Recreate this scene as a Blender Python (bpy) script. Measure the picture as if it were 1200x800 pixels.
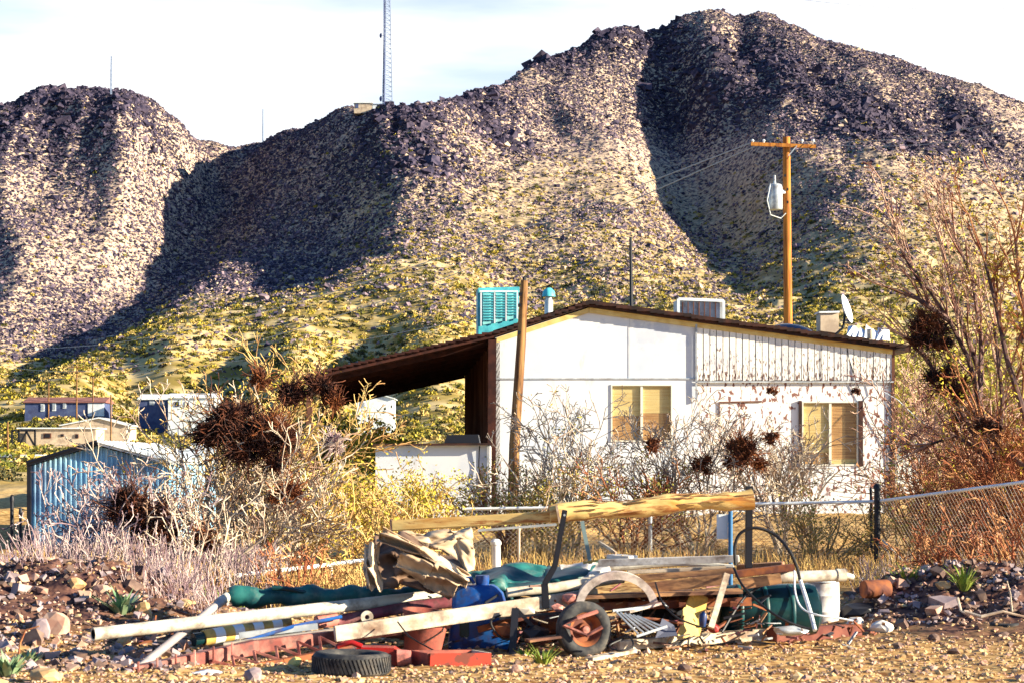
import bpy, bmesh, math, random
import numpy as np
from mathutils import Vector, Matrix
random.seed(7); rng = np.random.default_rng(7)
for o in list(bpy.data.objects): bpy.data.objects.remove(o)
S = bpy.context.scene
C = S.collection
R = math.radians

# ------------------------------------------------------------------ camera
FPX = 2333.0                     # focal length in 1200x800 photo pixels
EYE = Vector((0.0, 0.0, 1.6))
HOR = 540.0                      # horizon row
PITCH = math.atan((HOR - 400) / FPX)
cd = bpy.data.cameras.new('camera'); cam = bpy.data.objects.new('camera', cd); C.objects.link(cam)
cam.location = EYE; cam.rotation_euler = (R(90) + PITCH, 0, 0)
cd.sensor_width = 36.0; cd.lens = 36.0 * FPX / 1200.0
cd.clip_start = 0.1; cd.clip_end = 6000
cd.dof.use_dof = True; cd.dof.focus_distance = 42.0; cd.dof.aperture_fstop = 7.0
S.camera = cam

# ------------------------------------------------------------------ light
SUN_EL, SUN_AZ = R(17.5), R(104)   # azimuth clockwise from +Y
SUN = Vector((math.cos(SUN_EL)*math.sin(SUN_AZ), math.cos(SUN_EL)*math.cos(SUN_AZ), math.sin(SUN_EL)))
sl = bpy.data.lights.new('sun', 'SUN'); so = bpy.data.objects.new('sun', sl); C.objects.link(so)
sl.energy = 5.0; sl.angle = R(0.5); sl.color = (1.0, 0.87, 0.64)
so.rotation_euler = SUN.to_track_quat('Z', 'Y').to_euler(); so.location = (60, -40, 60)
W = bpy.data.worlds.new('World'); S.world = W; W.use_nodes = True
wn = W.node_tree; wn.nodes.clear()
wo = wn.nodes.new('ShaderNodeOutputWorld'); bg = wn.nodes.new('ShaderNodeBackground')
sky = wn.nodes.new('ShaderNodeTexSky'); sky.sky_type = 'NISHITA'; sky.sun_disc = False
sky.sun_elevation = SUN_EL; sky.sun_rotation = SUN_AZ; sky.air_density = 1.0; sky.dust_density = 0.3
sky.ozone_density = 6.0
tc = wn.nodes.new('ShaderNodeTexCoord'); sep = wn.nodes.new('ShaderNodeSeparateXYZ')
mp = wn.nodes.new('ShaderNodeMapping'); mp.inputs['Scale'].default_value = (1.2, 1.2, 7.0)
cn = wn.nodes.new('ShaderNodeTexNoise'); cn.inputs['Scale'].default_value = 2.2; cn.inputs['Detail'].default_value = 6
cr = wn.nodes.new('ShaderNodeValToRGB')          # thin high cloud
cr.color_ramp.elements[0].position = 0.18; cr.color_ramp.elements[1].position = 0.50
vr = wn.nodes.new('ShaderNodeMapRange')          # whitening kept to the viewed north, shaped so shadows stay dark
vr.inputs['From Min'].default_value = 0.80; vr.inputs['From Max'].default_value = 0.93
mu = wn.nodes.new('ShaderNodeMath'); mu.operation = 'MULTIPLY'
ml = wn.nodes.new('ShaderNodeMath'); ml.operation = 'MULTIPLY'; ml.inputs[1].default_value = 0.9
mx = wn.nodes.new('ShaderNodeMixRGB'); mx.inputs['Color2'].default_value = (7.2, 7.15, 7.0, 1)
L = wn.links.new
L(tc.outputs['Generated'], mp.inputs['Vector']); L(mp.outputs['Vector'], cn.inputs['Vector'])
L(tc.outputs['Generated'], sep.inputs[0]); L(cn.outputs['Fac'], cr.inputs['Fac'])
L(sep.outputs['Y'], vr.inputs['Value']); L(cr.outputs['Color'], mu.inputs[0]); L(vr.outputs['Result'], mu.inputs[1])
L(mu.outputs[0], ml.inputs[0]); L(ml.outputs[0], mx.inputs['Fac']); L(sky.outputs['Color'], mx.inputs['Color1'])
L(mx.outputs['Color'], bg.inputs['Color']); bg.inputs['Strength'].default_value = 0.066
L(bg.outputs['Background'], wo.inputs['Surface'])
S.view_settings.view_transform = 'Standard'; S.view_settings.look = 'None'
S.view_settings.gamma = 1.0; S.view_settings.use_curve_mapping = False
S.view_settings.exposure = 1.72
S.render.engine = 'CYCLES'
S.cycles.max_bounces = 4; S.cycles.diffuse_bounces = 2; S.cycles.transparent_max_bounces = 8

# ------------------------------------------------------------------ helpers: pixels to places
_cp, _sp = math.cos(PITCH), math.sin(PITCH)
def ray(px, py):
    x = (px - 600) / FPX; y = (400 - py) / FPX
    return Vector((x, _cp - y*_sp, _sp + y*_cp))
def at(px, py, Y):
    d = ray(px, py); return EYE + d * (Y / d.y)
def plane_hit(px, py, p, n):
    d = ray(px, py); return EYE + d * ((p - EYE).dot(n) / d.dot(n))

# ------------------------------------------------------------------ helpers: materials
def grime(m, amt=0.5, col=(0.16,0.10,0.06), scale=4.0, lo=0.48, hi=0.62, stretch=(1,1,1)):
    nt = m.node_tree; b = nt.nodes['Principled BSDF']; i = b.inputs['Base Color']
    t = nt.nodes.new('ShaderNodeTexCoord'); p = nt.nodes.new('ShaderNodeMapping'); p.inputs['Scale'].default_value = stretch
    p.inputs['Location'].default_value = (3.3, 7.1, 1.9)
    n = nt.nodes.new('ShaderNodeTexNoise'); n.inputs['Scale'].default_value = scale; n.inputs['Detail'].default_value = 12; n.inputs['Roughness'].default_value = 0.7
    r = nt.nodes.new('ShaderNodeMapRange'); r.inputs['From Min'].default_value = lo; r.inputs['From Max'].default_value = hi; r.inputs['To Max'].default_value = amt
    x = nt.nodes.new('ShaderNodeMixRGB'); x.inputs['Color2'].default_value = (*col, 1)
    if i.is_linked: nt.links.new(i.links[0].from_socket, x.inputs['Color1'])
    else: x.inputs['Color1'].default_value = tuple(i.default_value)
    nt.links.new(t.outputs['Object'], p.inputs['Vector']); nt.links.new(p.outputs['Vector'], n.inputs['Vector'])
    nt.links.new(n.outputs['Fac'], r.inputs['Value']); nt.links.new(r.outputs['Result'], x.inputs['Fac']); nt.links.new(x.outputs['Color'], i)
def mat(name, col, col2=None, scale=6.0, rough=0.85, metal=0.0, bump=0.0, lo=0.4, hi=0.62, stretch=(1,1,1), coord='Object', detail=5, spec=0.3):
    m = bpy.data.materials.new(name); m.use_nodes = True
    nt = m.node_tree; b = nt.nodes['Principled BSDF']
    b.inputs['Roughness'].default_value = rough; b.inputs['Metallic'].default_value = metal
    b.inputs['Specular IOR Level'].default_value = spec
    b.inputs['Base Color'].default_value = (*col, 1)
    if col2 is not None or bump:
        t = nt.nodes.new('ShaderNodeTexCoord'); p = nt.nodes.new('ShaderNodeMapping')
        p.inputs['Scale'].default_value = stretch
        n = nt.nodes.new('ShaderNodeTexNoise'); n.inputs['Scale'].default_value = scale; n.inputs['Detail'].default_value = detail
        nt.links.new(t.outputs[coord], p.inputs['Vector']); nt.links.new(p.outputs['Vector'], n.inputs['Vector'])
        if col2 is not None:
            r = nt.nodes.new('ShaderNodeValToRGB')
            r.color_ramp.elements[0].position = lo; r.color_ramp.elements[0].color = (*col, 1)
            r.color_ramp.elements[1].position = hi; r.color_ramp.elements[1].color = (*col2, 1)
            nt.links.new(n.outputs['Fac'], r.inputs['Fac']); nt.links.new(r.outputs['Color'], b.inputs['Base Color'])
        if bump:
            bp = nt.nodes.new('ShaderNodeBump'); bp.inputs['Strength'].default_value = bump; bp.inputs['Distance'].default_value = 0.02
            nt.links.new(n.outputs['Fac'], bp.inputs['Height']); nt.links.new(bp.outputs['Normal'], b.inputs['Normal'])
    return m

# ------------------------------------------------------------------ helpers: meshes
class MB:
    def __init__(s): s.v = []; s.f = []
    def add(s, vs, fs):
        k = len(s.v); s.v += [Vector(q) for q in vs]; s.f += [tuple(i + k for i in f) for f in fs]; return s
    def hexa(s, p):               # 8 corners: bottom ring then top ring
        return s.add(p, [(0,3,2,1),(4,5,6,7),(0,1,5,4),(1,2,6,5),(2,3,7,6),(3,0,4,7)])
    def box(s, c, size, rot=None):
        c = Vector(c); h = Vector(size) / 2; M = rot if rot else Matrix.Identity(3)
        return s.hexa([c + M @ Vector((a*h.x, b*h.y, d*h.z)) for d in (-1, 1) for a, b in ((-1,-1),(1,-1),(1,1),(-1,1))])
    def beam(s, a, b, w, h, up=(0,0,1), w2=None, h2=None):
        a = Vector(a); b = Vector(b); d = (b - a).normalized(); sd = d.cross(Vector(up)).normalized(); u = sd.cross(d)
        w2 = w2 or w; h2 = h2 or h; P = []
        for q, ww, hh in ((a, w, h), (b, w2, h2)):
            P += [q - sd*ww/2 - u*hh/2, q + sd*ww/2 - u*hh/2, q + sd*ww/2 + u*hh/2, q - sd*ww/2 + u*hh/2]
        return s.hexa(P)
    def prism(s, poly, vec):      # planar polygon extruded along vec
        n = len(poly); vec = Vector(vec); P = [Vector(q) for q in poly]
        return s.add(P + [q + vec for q in P], [tuple(range(n)), tuple(range(2*n-1, n-1, -1))] +
                     [(i, i+n, (i+1) % n + n, (i+1) % n) for i in range(n)])
    def tube(s, pts, r, n=8, r2=None, cap=True, wob=0.0):
        pts = [Vector(q) for q in pts]; m = len(pts); k = len(s.v); prev = None
        for i, p in enumerate(pts):
            d = (pts[min(i+1, m-1)] - pts[max(i-1, 0)])
            d = d.normalized() if d.length > 1e-9 else Vector((0,0,1))
            if prev is None:
                a = d.orthogonal().normalized()
            else:
                a = prev - d * prev.dot(d); a = a.normalized() if a.length > 1e-6 else d.orthogonal().normalized()
            prev = a; b = d.cross(a)
            rr = r[i] if isinstance(r, (list, tuple)) else (r if r2 is None else r + (r2 - r) * i / max(1, m-1))
            for j in range(n):
                t = 2*math.pi*j/n; q = rr * (1 + (random.uniform(-wob, wob) if wob else 0))
                s.v.append(p + a*math.cos(t)*q + b*math.sin(t)*q)
        for i in range(m-1):
            for j in range(n):
                s.f.append((k+i*n+j, k+i*n+(j+1) % n, k+(i+1)*n+(j+1) % n, k+(i+1)*n+j))
        if cap:
            s.f.append(tuple(k+j for j in reversed(range(n)))); s.f.append(tuple(k+(m-1)*n+j for j in range(n)))
        return s
    def lathe(s, prof, o, ax=(0,0,1), n=24, arc=(0, 2*math.pi), ref=None):
        ax = Vector(ax).normalized(); a = (Vector(ref) if ref else ax.orthogonal()); a = (a - ax*a.dot(ax)).normalized(); b = ax.cross(a); o = Vector(o)
        full = abs(arc[1] - arc[0] - 2*math.pi) < 1e-6; k = len(s.v); m = len(prof); cnt = n if full else n + 1
        for j in range(cnt):
            t = arc[0] + (arc[1]-arc[0]) * j / n
            for r, h in prof: s.v.append(o + ax*h + (a*math.cos(t) + b*math.sin(t))*r)
        for j in range(n):
            j2 = (j+1) % cnt
            for i in range(m-1):
                s.f.append((k+j*m+i, k+j2*m+i, k+j2*m+i+1, k+j*m+i+1))
        return s
    def ball(s, c, r, seed=0, amp=0.25, flat=1.0, sub=2):
        bm = bmesh.new(); bmesh.ops.create_icosphere(bm, subdivisions=sub, radius=1.0)
        rr = random.Random(seed); r3 = Vector(r) if not isinstance(r, (int, float)) else Vector((r, r, r*flat))
        cuts = [(Vector((rr.gauss(0,1), rr.gauss(0,1), rr.gauss(0,1))).normalized(), rr.uniform(0.62, 0.95)) for _ in range(9)]
        for v in bm.verts:
            p = v.co.copy()
            for n_, d in cuts:
                e = p.dot(n_)
                if e > d: p -= n_ * (e - d)
            p *= 1 + rr.uniform(-amp, amp) * 0.2
            v.co = p
        bm.verts.index_update()
        s.add([Vector(c) + Vector((v.co.x*r3.x, v.co.y*r3.y, v.co.z*r3.z)) for v in bm.verts], [tuple(v.index for v in f.verts) for f in bm.faces])
        bm.free(); return s
    def build(s, name, m, parent=None, smooth=False, bevel=0.0):
        me = bpy.data.meshes.new(name)
        if parent is not None: org = root_loc(parent)
        else:
            xs = [q.x for q in s.v]; ys = [q.y for q in s.v]; zs = [q.z for q in s.v]
            org = Vector(((min(xs)+max(xs))/2, (min(ys)+max(ys))/2, min(zs)))
        me.from_pydata([q - org for q in s.v], [], s.f)
        bm = bmesh.new(); bm.from_mesh(me); bmesh.ops.recalc_face_normals(bm, faces=bm.faces)
        if bevel:
            es = [e for e in bm.edges if len(e.link_faces) == 2 and e.calc_face_angle() > 0.6]
            try: bmesh.ops.bevel(bm, geom=es, offset=bevel, segments=2, affect='EDGES', clamp_overlap=True)
            except Exception: pass
        bm.to_mesh(me); bm.free()
        if smooth:
            for p in me.polygons: p.use_smooth = True
            try: me.set_sharp_from_angle(angle=R(40))
            except Exception: pass
        me.materials.append(m)
        o = bpy.data.objects.new(name, me); C.objects.link(o)
        if parent is not None: o.parent = parent
        else: o.location = org
        return o
def root_loc(o):
    l = Vector((0,0,0))
    while o is not None: l = l + Vector(o.location); o = o.parent
    return l
def tag(o, label=None, cat=None, group=None, kind=None):
    if label: o['label'] = label
    if cat: o['category'] = cat
    if group: o['group'] = group
    if kind: o['kind'] = kind
    return o
def thing(name, label, cat, loc, group=None):
    o = bpy.data.objects.new(name, None); C.objects.link(o); o.location = loc; o.empty_display_size = 0.2
    return tag(o, label, cat, group, 'thing')
def npmesh(name, V, F, m, parent=None, smooth=False, mats=None, midx=None):
    """V (n,3) world, F (m,3 or 4)"""
    me = bpy.data.meshes.new(name); k = F.shape[1]
    org = np.array(root_loc(parent)) if parent is not None else np.array([V[:,0].mean(), V[:,1].mean(), V[:,2].min()])
    me.vertices.add(len(V)); me.vertices.foreach_set('co', (V - org).astype(np.float32).ravel())
    me.loops.add(F.size); me.loops.foreach_set('vertex_index', F.astype(np.int32).ravel())
    me.polygons.add(len(F)); me.polygons.foreach_set('loop_start', np.arange(0, F.size, k, dtype=np.int32))
    me.polygons.foreach_set('loop_total', np.full(len(F), k, dtype=np.int32))
    me.polygons.foreach_set('use_smooth', np.full(len(F), smooth, dtype=bool))
    me.update(calc_edges=True)
    for q in (mats or [m]): me.materials.append(q)
    if midx is not None: me.polygons.foreach_set('material_index', midx.astype(np.int32))
    o = bpy.data.objects.new(name, me); C.objects.link(o)
    if parent is not None: o.parent = parent
    else: o.location = org
    return o

# ------------------------------------------------------------------ noise
def vnoise(x, y, seed=0):
    xi = np.floor(x).astype(np.int64); yi = np.floor(y).astype(np.int64); fx = x - xi; fy = y - yi
    fx = fx*fx*(3-2*fx); fy = fy*fy*(3-2*fy)
    def h(a, b):
        n = (a*374761393 + b*668265263 + seed*1442695041) & 0x7fffffff
        n = ((n ^ (n >> 13)) * 1274126177) & 0x7fffffff
        return ((n ^ (n >> 16)) & 0xffff) / 65535.0
    return (h(xi,yi)*(1-fx) + h(xi+1,yi)*fx)*(1-fy) + (h(xi,yi+1)*(1-fx) + h(xi+1,yi+1)*fx)*fy
def fbm(x, y, oct=4, seed=0):
    t = 0; a = 0.5; s = 0
    for i in range(oct): t = t + a*vnoise(x, y, seed+i); s += a; a *= 0.5; x = x*2.03+5.1; y = y*2.03+1.7
    return t / s
def ridged(x, y, oct=4, seed=0):
    t = 0; a = 0.5; s = 0
    for i in range(oct): t = t + a*(1-np.abs(2*vnoise(x, y, seed+i)-1)); s += a; a *= 0.5; x = x*2.03+5.1; y = y*2.03+1.7
    return t / s

# ------------------------------------------------------------------ terrain control points (photo px, py, distance)
K = 1.65
H = []
def hp(*pts):
    for px, py, Y in pts: H.append((px, py, Y*K))
SKY = [(-160,240,480),(-80,180,478),(0,136,480),(45,122,482),(90,114,484),(135,116,486),(180,140,491),(215,154,500),(255,162,530),(290,156,548),(330,150,538),
       (370,140,508),(400,132,482),(455,128,468),(500,126,470),(530,117,490),(560,108,510),(610,88,535),(650,71,555),(700,50,565),(735,33,575),(800,25,580),(840,17,582),
       (885,18,582),(930,33,575),(1000,58,565),(1060,76,558),(1100,87,552),(1150,102,548),(1200,122,545),(1300,180,540),(1450,280,530),(1700,400,500)]
hp(*SKY)
for px, py, Y in SKY:            # land falling away behind the crest
    z = 1.6 + (HOR-py)/FPX*Y*K
    for dY, dz in ((90, 22), (260, 90)):
        Y2 = (Y + dY)*K; H.append((px, HOR - (z - dz*1.3 - 1.6)*FPX/Y2, Y2))
# left hill
hp((-60,250,455),(-60,330,430),(-160,300,450),(0,215,445),(30,225,448),(20,330,402),(60,192,459),(100,170,463),(110,250,443),(150,190,452),(200,210,475),(240,190,515),(60,300,418),(-60,400,350),(150,270,446),(120,310,424))
# valley left of the spur
hp((290,182,545),(250,225,508),(200,265,474),(160,300,440),(115,340,414),(60,385,388),(0,425,350),(-100,450,270))
# shaded flank of the spur
hp((400,210,456),(430,165,455),(350,240,462),(300,260,465),(345,315,412),(260,315,422),(400,285,424),(220,350,388),(300,345,368),(140,395,345))
# crest of the spur coming down towards the camera
hp((487,160,452),(500,190,435),(490,235,410),(470,270,385),(430,310,350),(370,345,322),(300,378,295),(200,410,268),(100,436,250),(0,455,240))
# sunlit flank right of it
hp((560,170,470),(560,240,415),(560,300,365),(560,360,300),(560,410,250),(460,360,300),(460,410,250),(330,410,255),(330,440,232),(640,140,510),(640,220,445),(650,300,380),(660,370,300),(660,420,245),
   (720,110,535),(740,180,490),(750,250,430),(760,330,350),(770,400,262))
# gully and the crag to its right
hp((775,110,555),(800,160,530),(830,205,500),(865,250,462),(890,290,425),(915,330,375),(930,380,300),(930,420,250))
hp((800,60,568),(870,60,560),(830,95,530),(900,110,515),(960,100,525),(900,160,480),(960,170,470),(1010,140,492),(1050,165,475),(960,220,435),(1000,260,405),(1000,320,350),(1010,380,290))
hp((1100,150,500),(1120,220,450),(1120,300,380),(1120,370,300),(1200,220,470),(1200,300,400),(1200,380,300),(1350,350,420),(1350,420,320))
# flats
for px in (-500,-200,0,150,300,450,600,750,900,1050,1200,1400,1700):
    lift = 6 if px < 500 else 0
    for py, Y in ((466,415),(492+lift,350),(520+lift*0.5,288),(536,180)): H.append((px, py, Y))
NEAR = [(-30,0.0),(0,0.0),(8,0.0),(14,0.0),(20,0.0),(27,0.04),(34,0.3),(42,0.6),(60,0.95),(80,1.05),(110,1.1),(140,1.3)]
cu, cv, cz = [], [], []
for px, py, Y in H:
    p = at(px, py, Y); cu.append(p.x/(Y+60)); cv.append(math.log(Y+60)); cz.append((p.z)/(Y+60))
for t in (-0.5,-0.3,-0.15,0,0.15,0.3,0.5):
    for Y, z in NEAR: cu.append(t*0.7); cv.append(math.log(Y+60)); cz.append(z/(Y+60))
cu = np.array(cu)*4.0; cv = np.array(cv)*1.0; cz = np.array(cz)
def tps(r2): return 0.5*r2*np.log(r2 + 1e-12)
D2 = (cu[:,None]-cu)**2 + (cv[:,None]-cv)**2
n_ = len(cu); A_ = np.zeros((n_+3, n_+3)); A_[:n_,:n_] = tps(D2) + np.eye(n_)*6e-4
A_[:n_,n_] = 1; A_[:n_,n_+1] = cu; A_[:n_,n_+2] = cv; A_[n_:,:n_] = A_[:n_,n_:].T
wts = np.linalg.solve(A_, np.concatenate([cz, [0,0,0]]))
def base_z(x, y):
    x = np.atleast_1d(np.asarray(x, float)); y = np.atleast_1d(np.asarray(y, float)); out = np.empty(len(x))
    yy = np.maximum(y, -40)
    for i in range(0, len(x), 20000):
        u = x[i:i+20000]/(yy[i:i+20000]+60)*4.0; v = np.log(yy[i:i+20000]+60)
        r2 = (u[:,None]-cu)**2 + (v[:,None]-cv)**2
        out[i:i+20000] = (tps(r2) @ wts[:n_] + wts[n_] + wts[n_+1]*u + wts[n_+2]*v)*(yy[i:i+20000]+60)
    return out
nz = np.array(NEAR)
def smooth(a, b, t): t = np.clip((t-a)/(b-a), 0, 1); return t*t*(3-2*t)
CRAG = [(840,100,540*K,26),(880,95,545*K,20),(1010,135,490*K,24),(1060,150,480*K,20),(930,110,520*K,24),(720,42,566*K,18),(770,30,575*K,18),(90,110,480*K,22),(130,120,480*K,18),
        (470,145,460*K,20),(495,185,440*K,18),(560,120,500*K,18),(640,80,550*K,16),(275,148,570*K,12),(40,105,480*K,24),(1130,170,500*K,16),(590,150,480*K,14),(780,120,545*K,16),(850,150,520*K,18)]
CW = np.array([(at(a,b,Y).x, Y, r) for a, b, Y, r in CRAG])
def crag(x, y):
    c = np.zeros(len(x))
    for cx, cy, r in CW: c = np.maximum(c, np.exp(-(((x-cx)/r)**2 + ((y-cy)/(r*1.6))**2)))
    return c
MOUND = [  # local heaps near the camera: x, y, radius x, radius y, height
    (at(40,720,17.5).x, 19.3, 1.15, 1.3, 0.27), (at(110,720,17.5).x, 19.6, 0.8, 1.0, 0.20), (at(-80,720,17.5).x, 19.6, 1.2, 1.8, 0.38),
    (at(1150,700,18.8).x, 19.9, 1.3, 1.0, 0.25), (at(1260,700,18.8).x, 19.7, 1.3, 1.2, 0.38), (at(1085,700,18.8).x, 19.9, 0.6, 0.8, 0.12)]
def ground(x, y, fine=True):
    x = np.atleast_1d(np.asarray(x, float)); y = np.atleast_1d(np.asarray(y, float))
    zn = np.interp(y, nz[:,0], nz[:,1]); w = smooth(90, 140, y)
    z = zn*(1-w)
    m = w > 0
    if m.any(): z[m] += base_z(x[m], y[m])*w[m]
    for mx_, my_, rx, ry, h in MOUND: z = z + h*np.exp(-(((x-mx_)/rx)**2 + ((y-my_)/ry)**2))
    if fine:
        g = smooth(16, 30, y)*smooth(200, 60, y)
        z = z + (fbm(x*0.9, y*0.9, 4, 3)-0.5)*(0.05 + 0.2*g) + (fbm(x*5, y*5, 3, 9)-0.5)*0.05*(1-smooth(30, 60, y))
        mo = 0
        for mx_, my_, rx, ry, h in MOUND: mo = np.maximum(mo, np.exp(-(((x-mx_)/rx)**2 + ((y-my_)/ry)**2)))
        z = z + mo*(fbm(x*7+3, y*7, 4, 61)-0.5)*0.30
        hl = smooth(380, 560, y)
        if (hl > 0).any():
            c = crag(x, y)
            z = z + hl*((ridged(x/60+y/200, y/90, 3, 21)-0.62)*(2+5*smooth(20,70,z)) + (fbm(x/14, y/22, 4, 31)-0.5)*5.0 + (ridged(x/5, y/8, 3, 41)-0.6)*(1.2+1.8*c)) \
                  + c*hl*(ridged(x/11, y/16, 3, 51)-0.55)*6
    return z
def rocky(X, Y):                  # rockier left hill; the spur flank's shade is put into its darker colour
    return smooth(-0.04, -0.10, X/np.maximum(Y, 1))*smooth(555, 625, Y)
def gz(x, y): return float(ground(x, y)[0])
def gp(px, py):                   # where the ray through a pixel meets the ground
    d = ray(px, py); lo, hi = 5.0, 400.0
    for Y in np.linspace(8, 120, 400):
        p = EYE + d*(Y/d.y)
        if p.z < gz(p.x, p.y): return p
    return p
# ------------------------------------------------------------------ ground and hills, one sheet to the horizon
def terrain():
    t = np.concatenate([np.linspace(-1.1, -0.29, 45)[:-1], np.linspace(-0.29, 0.29, 760), np.linspace(0.29, 1.1, 45)[1:]])
    ys = [-45.0]
    while ys[-1] < 1900:
        y = ys[-1]
        st = 2 if y < 8 else 0.09 if y < 24 else 0.3 if y < 60 else 1.0 if y < 200 else 1.8 if y < 380 else 1.7 if y < 980 else 14
        ys.append(y + st)
    ys = np.array(ys); nr, nc = len(ys), len(t)
    Y = np.repeat(ys, nc); X = np.tile(t, nr)*(Y+50)
    Z = ground(X, Y)
    i = np.arange((nr-1)*(nc-1)); r = i//(nc-1); c = i % (nc-1); a = r*nc + c
    F = np.stack([a, a+1, a+nc+1, a+nc], 1)
    m = bpy.data.materials.new('desert_ground'); m.use_nodes = True; nt = m.node_tree; b = nt.nodes['Principled BSDF']
    b.inputs['Roughness'].default_value = 0.95; b.inputs['Specular IOR Level'].default_value = 0.1
    g = nt.nodes.new('ShaderNodeNewGeometry')
    def noise(sc, det=5):
        n = nt.nodes.new('ShaderNodeTexNoise'); n.inputs['Scale'].default_value = sc; n.inputs['Detail'].default_value = det
        nt.links.new(g.outputs['Position'], n.inputs['Vector']); return n.outputs['Fac']
    def ramp(f, p0, c0, p1, c1):
        q = nt.nodes.new('ShaderNodeValToRGB'); q.color_ramp.elements[0].position = p0; q.color_ramp.elements[0].color = (*c0, 1)
        q.color_ramp.elements[1].position = p1; q.color_ramp.elements[1].color = (*c1, 1); nt.links.new(f, q.inputs['Fac']); return q.outputs['Color']
    def mixc(f, a_, b_):
        q = nt.nodes.new('ShaderNodeMixRGB'); nt.links.new(f, q.inputs['Fac']); nt.links.new(a_, q.inputs['Color1']); nt.links.new(b_, q.inputs['Color2']); return q.outputs['Color']
    near = ramp(noise(9, 8), 0.38, (0.20,0.085,0.025), 0.60, (0.60,0.38,0.15))
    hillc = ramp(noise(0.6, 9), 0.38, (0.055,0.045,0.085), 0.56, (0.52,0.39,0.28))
    flat = ramp(noise(0.12, 8), 0.40, (0.26,0.19,0.05), 0.60, (0.60,0.46,0.23))
    sp = nt.nodes.new('ShaderNodeSeparateXYZ'); nt.links.new(g.outputs['Position'], sp.inputs[0])
    def rng_(o, a_, b_):
        q = nt.nodes.new('ShaderNodeMapRange'); q.inputs['From Min'].default_value = a_; q.inputs['From Max'].default_value = b_
        nt.links.new(sp.outputs[o], q.inputs['Value']); return q.outputs['Result']
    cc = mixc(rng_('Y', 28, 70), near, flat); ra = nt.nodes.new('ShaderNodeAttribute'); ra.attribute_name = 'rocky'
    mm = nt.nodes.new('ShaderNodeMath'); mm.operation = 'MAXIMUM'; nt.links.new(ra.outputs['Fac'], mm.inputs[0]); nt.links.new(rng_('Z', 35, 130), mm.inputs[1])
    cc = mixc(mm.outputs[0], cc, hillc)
    at_ = nt.nodes.new('ShaderNodeAttribute'); at_.attribute_name = 'soil_shade'
    cc = mixc(at_.outputs['Fac'], cc, ramp(noise(14, 8), 0.38, (0.035,0.018,0.024), 0.62, (0.20,0.10,0.07)))
    nt.links.new(cc, b.inputs['Base Color'])
    g_ = tag(npmesh('ground', np.stack([X, Y, Z], 1), F, m, smooth=True), kind='structure')
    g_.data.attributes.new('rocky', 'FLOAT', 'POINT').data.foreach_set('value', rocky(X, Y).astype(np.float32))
    bank_shade = np.zeros(len(X))  # shadow on the dirt banks painted as a darker ground tone
    for mx_, my_, rx, ry, h in MOUND: bank_shade = np.maximum(bank_shade, np.exp(-(((X-mx_)/(rx*1.5))**2 + ((Y-my_+0.5)/(ry*1.7))**2)))
    bank_shade = np.clip(bank_shade*1.6 - 0.35 + (fbm(X*2, Y*2, 3, 8)-0.5)*0.9, 0, 1)
    g_.data.attributes.new('soil_shade', 'FLOAT', 'POINT').data.foreach_set('value', bank_shade.astype(np.float32))
terrain()

# rocks scattered by the thousand: one sheet of stuff each
ICO_V = None
def ico():
    bm = bmesh.new(); bmesh.ops.create_icosphere(bm, subdivisions=1, radius=1.0); bm.verts.index_update()
    V = np.array([v.co[:] for v in bm.verts]); F = np.array([[v.index for v in f.verts] for f in bm.faces]); bm.free(); return V, F
IV, IF = ico()
CV = np.array([(a,b,c) for c in (-1,1) for a,b in ((-1,-1),(1,-1),(1,1),(-1,1))])*0.74
CF = np.array([(0,3,2,1),(4,5,6,7),(0,1,5,4),(1,2,6,5),(2,3,7,6),(3,0,4,7)])
def blocks(name, P, size, mats, mid, flat=0.8):
    n = len(P); J = CV[None]*rng.uniform(0.45, 1.25, (n, 8, 3))
    q = rng.normal(0, 1, (n, 4)); q /= np.linalg.norm(q, axis=1, keepdims=True); w, x, y, z = q.T
    Rm = np.stack([1-2*(y*y+z*z),2*(x*y-z*w),2*(x*z+y*w),2*(x*y+z*w),1-2*(x*x+z*z),2*(y*z-x*w),2*(x*z-y*w),2*(y*z+x*w),1-2*(x*x+y*y)],1).reshape(-1,3,3)
    J = J*(size[:,None]*rng.uniform(0.6,1.4,(n,3)))[:,None,:]
    J = np.einsum('nij,nkj->nki', Rm, J); J[:,:,2] *= flat
    V = (J + P[:,None,:] + np.array([0,0,0.25])*size[:,None,None]).reshape(-1,3)
    F = (CF[None] + (np.arange(n)*8)[:,None,None]).reshape(-1,4)
    return npmesh(name, V, F, None, mats=mats, midx=np.repeat(mid, 6))
def rocks(name, P, size, mats, flat=0.7, sink=0.25, mid=None):
    n = len(P); J = IV[None]*(1 + rng.uniform(-0.48, 0.42, (n, len(IV), 1)))
    th = rng.uniform(0, 2*np.pi, n); c, s_ = np.cos(th), np.sin(th)
    sx, sy, sz = size*rng.uniform(0.7,1.3,n), size*rng.uniform(0.7,1.3,n), size*flat*rng.uniform(0.6,1.3,n)
    x = J[:,:,0]*sx[:,None]; y = J[:,:,1]*sy[:,None]; z = J[:,:,2]*sz[:,None]
    V = np.stack([x*c[:,None]-y*s_[:,None]+P[:,0:1], x*s_[:,None]+y*c[:,None]+P[:,1:2], z+P[:,2:3]+(sz*(0.5-sink))[:,None]], 2).reshape(-1,3)
    F = (IF[None] + (np.arange(n)*len(IV))[:,None,None]).reshape(-1,3)
    mi = np.repeat(mid if mid is not None else rng.integers(0, len(mats), n), len(IF))
    return npmesh(name, V, F, None, mats=mats, midx=mi)
M_rock_dark = mat('dark_rock_shade_blue', (0.020,0.017,0.042), (0.085,0.065,0.10), 0.4)  # indigo of the shaded slopes mixed into the rock colours
M_rock_mid = mat('mid_rock_shade_blue', (0.11,0.085,0.13), (0.28,0.20,0.22), 0.5)
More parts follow.
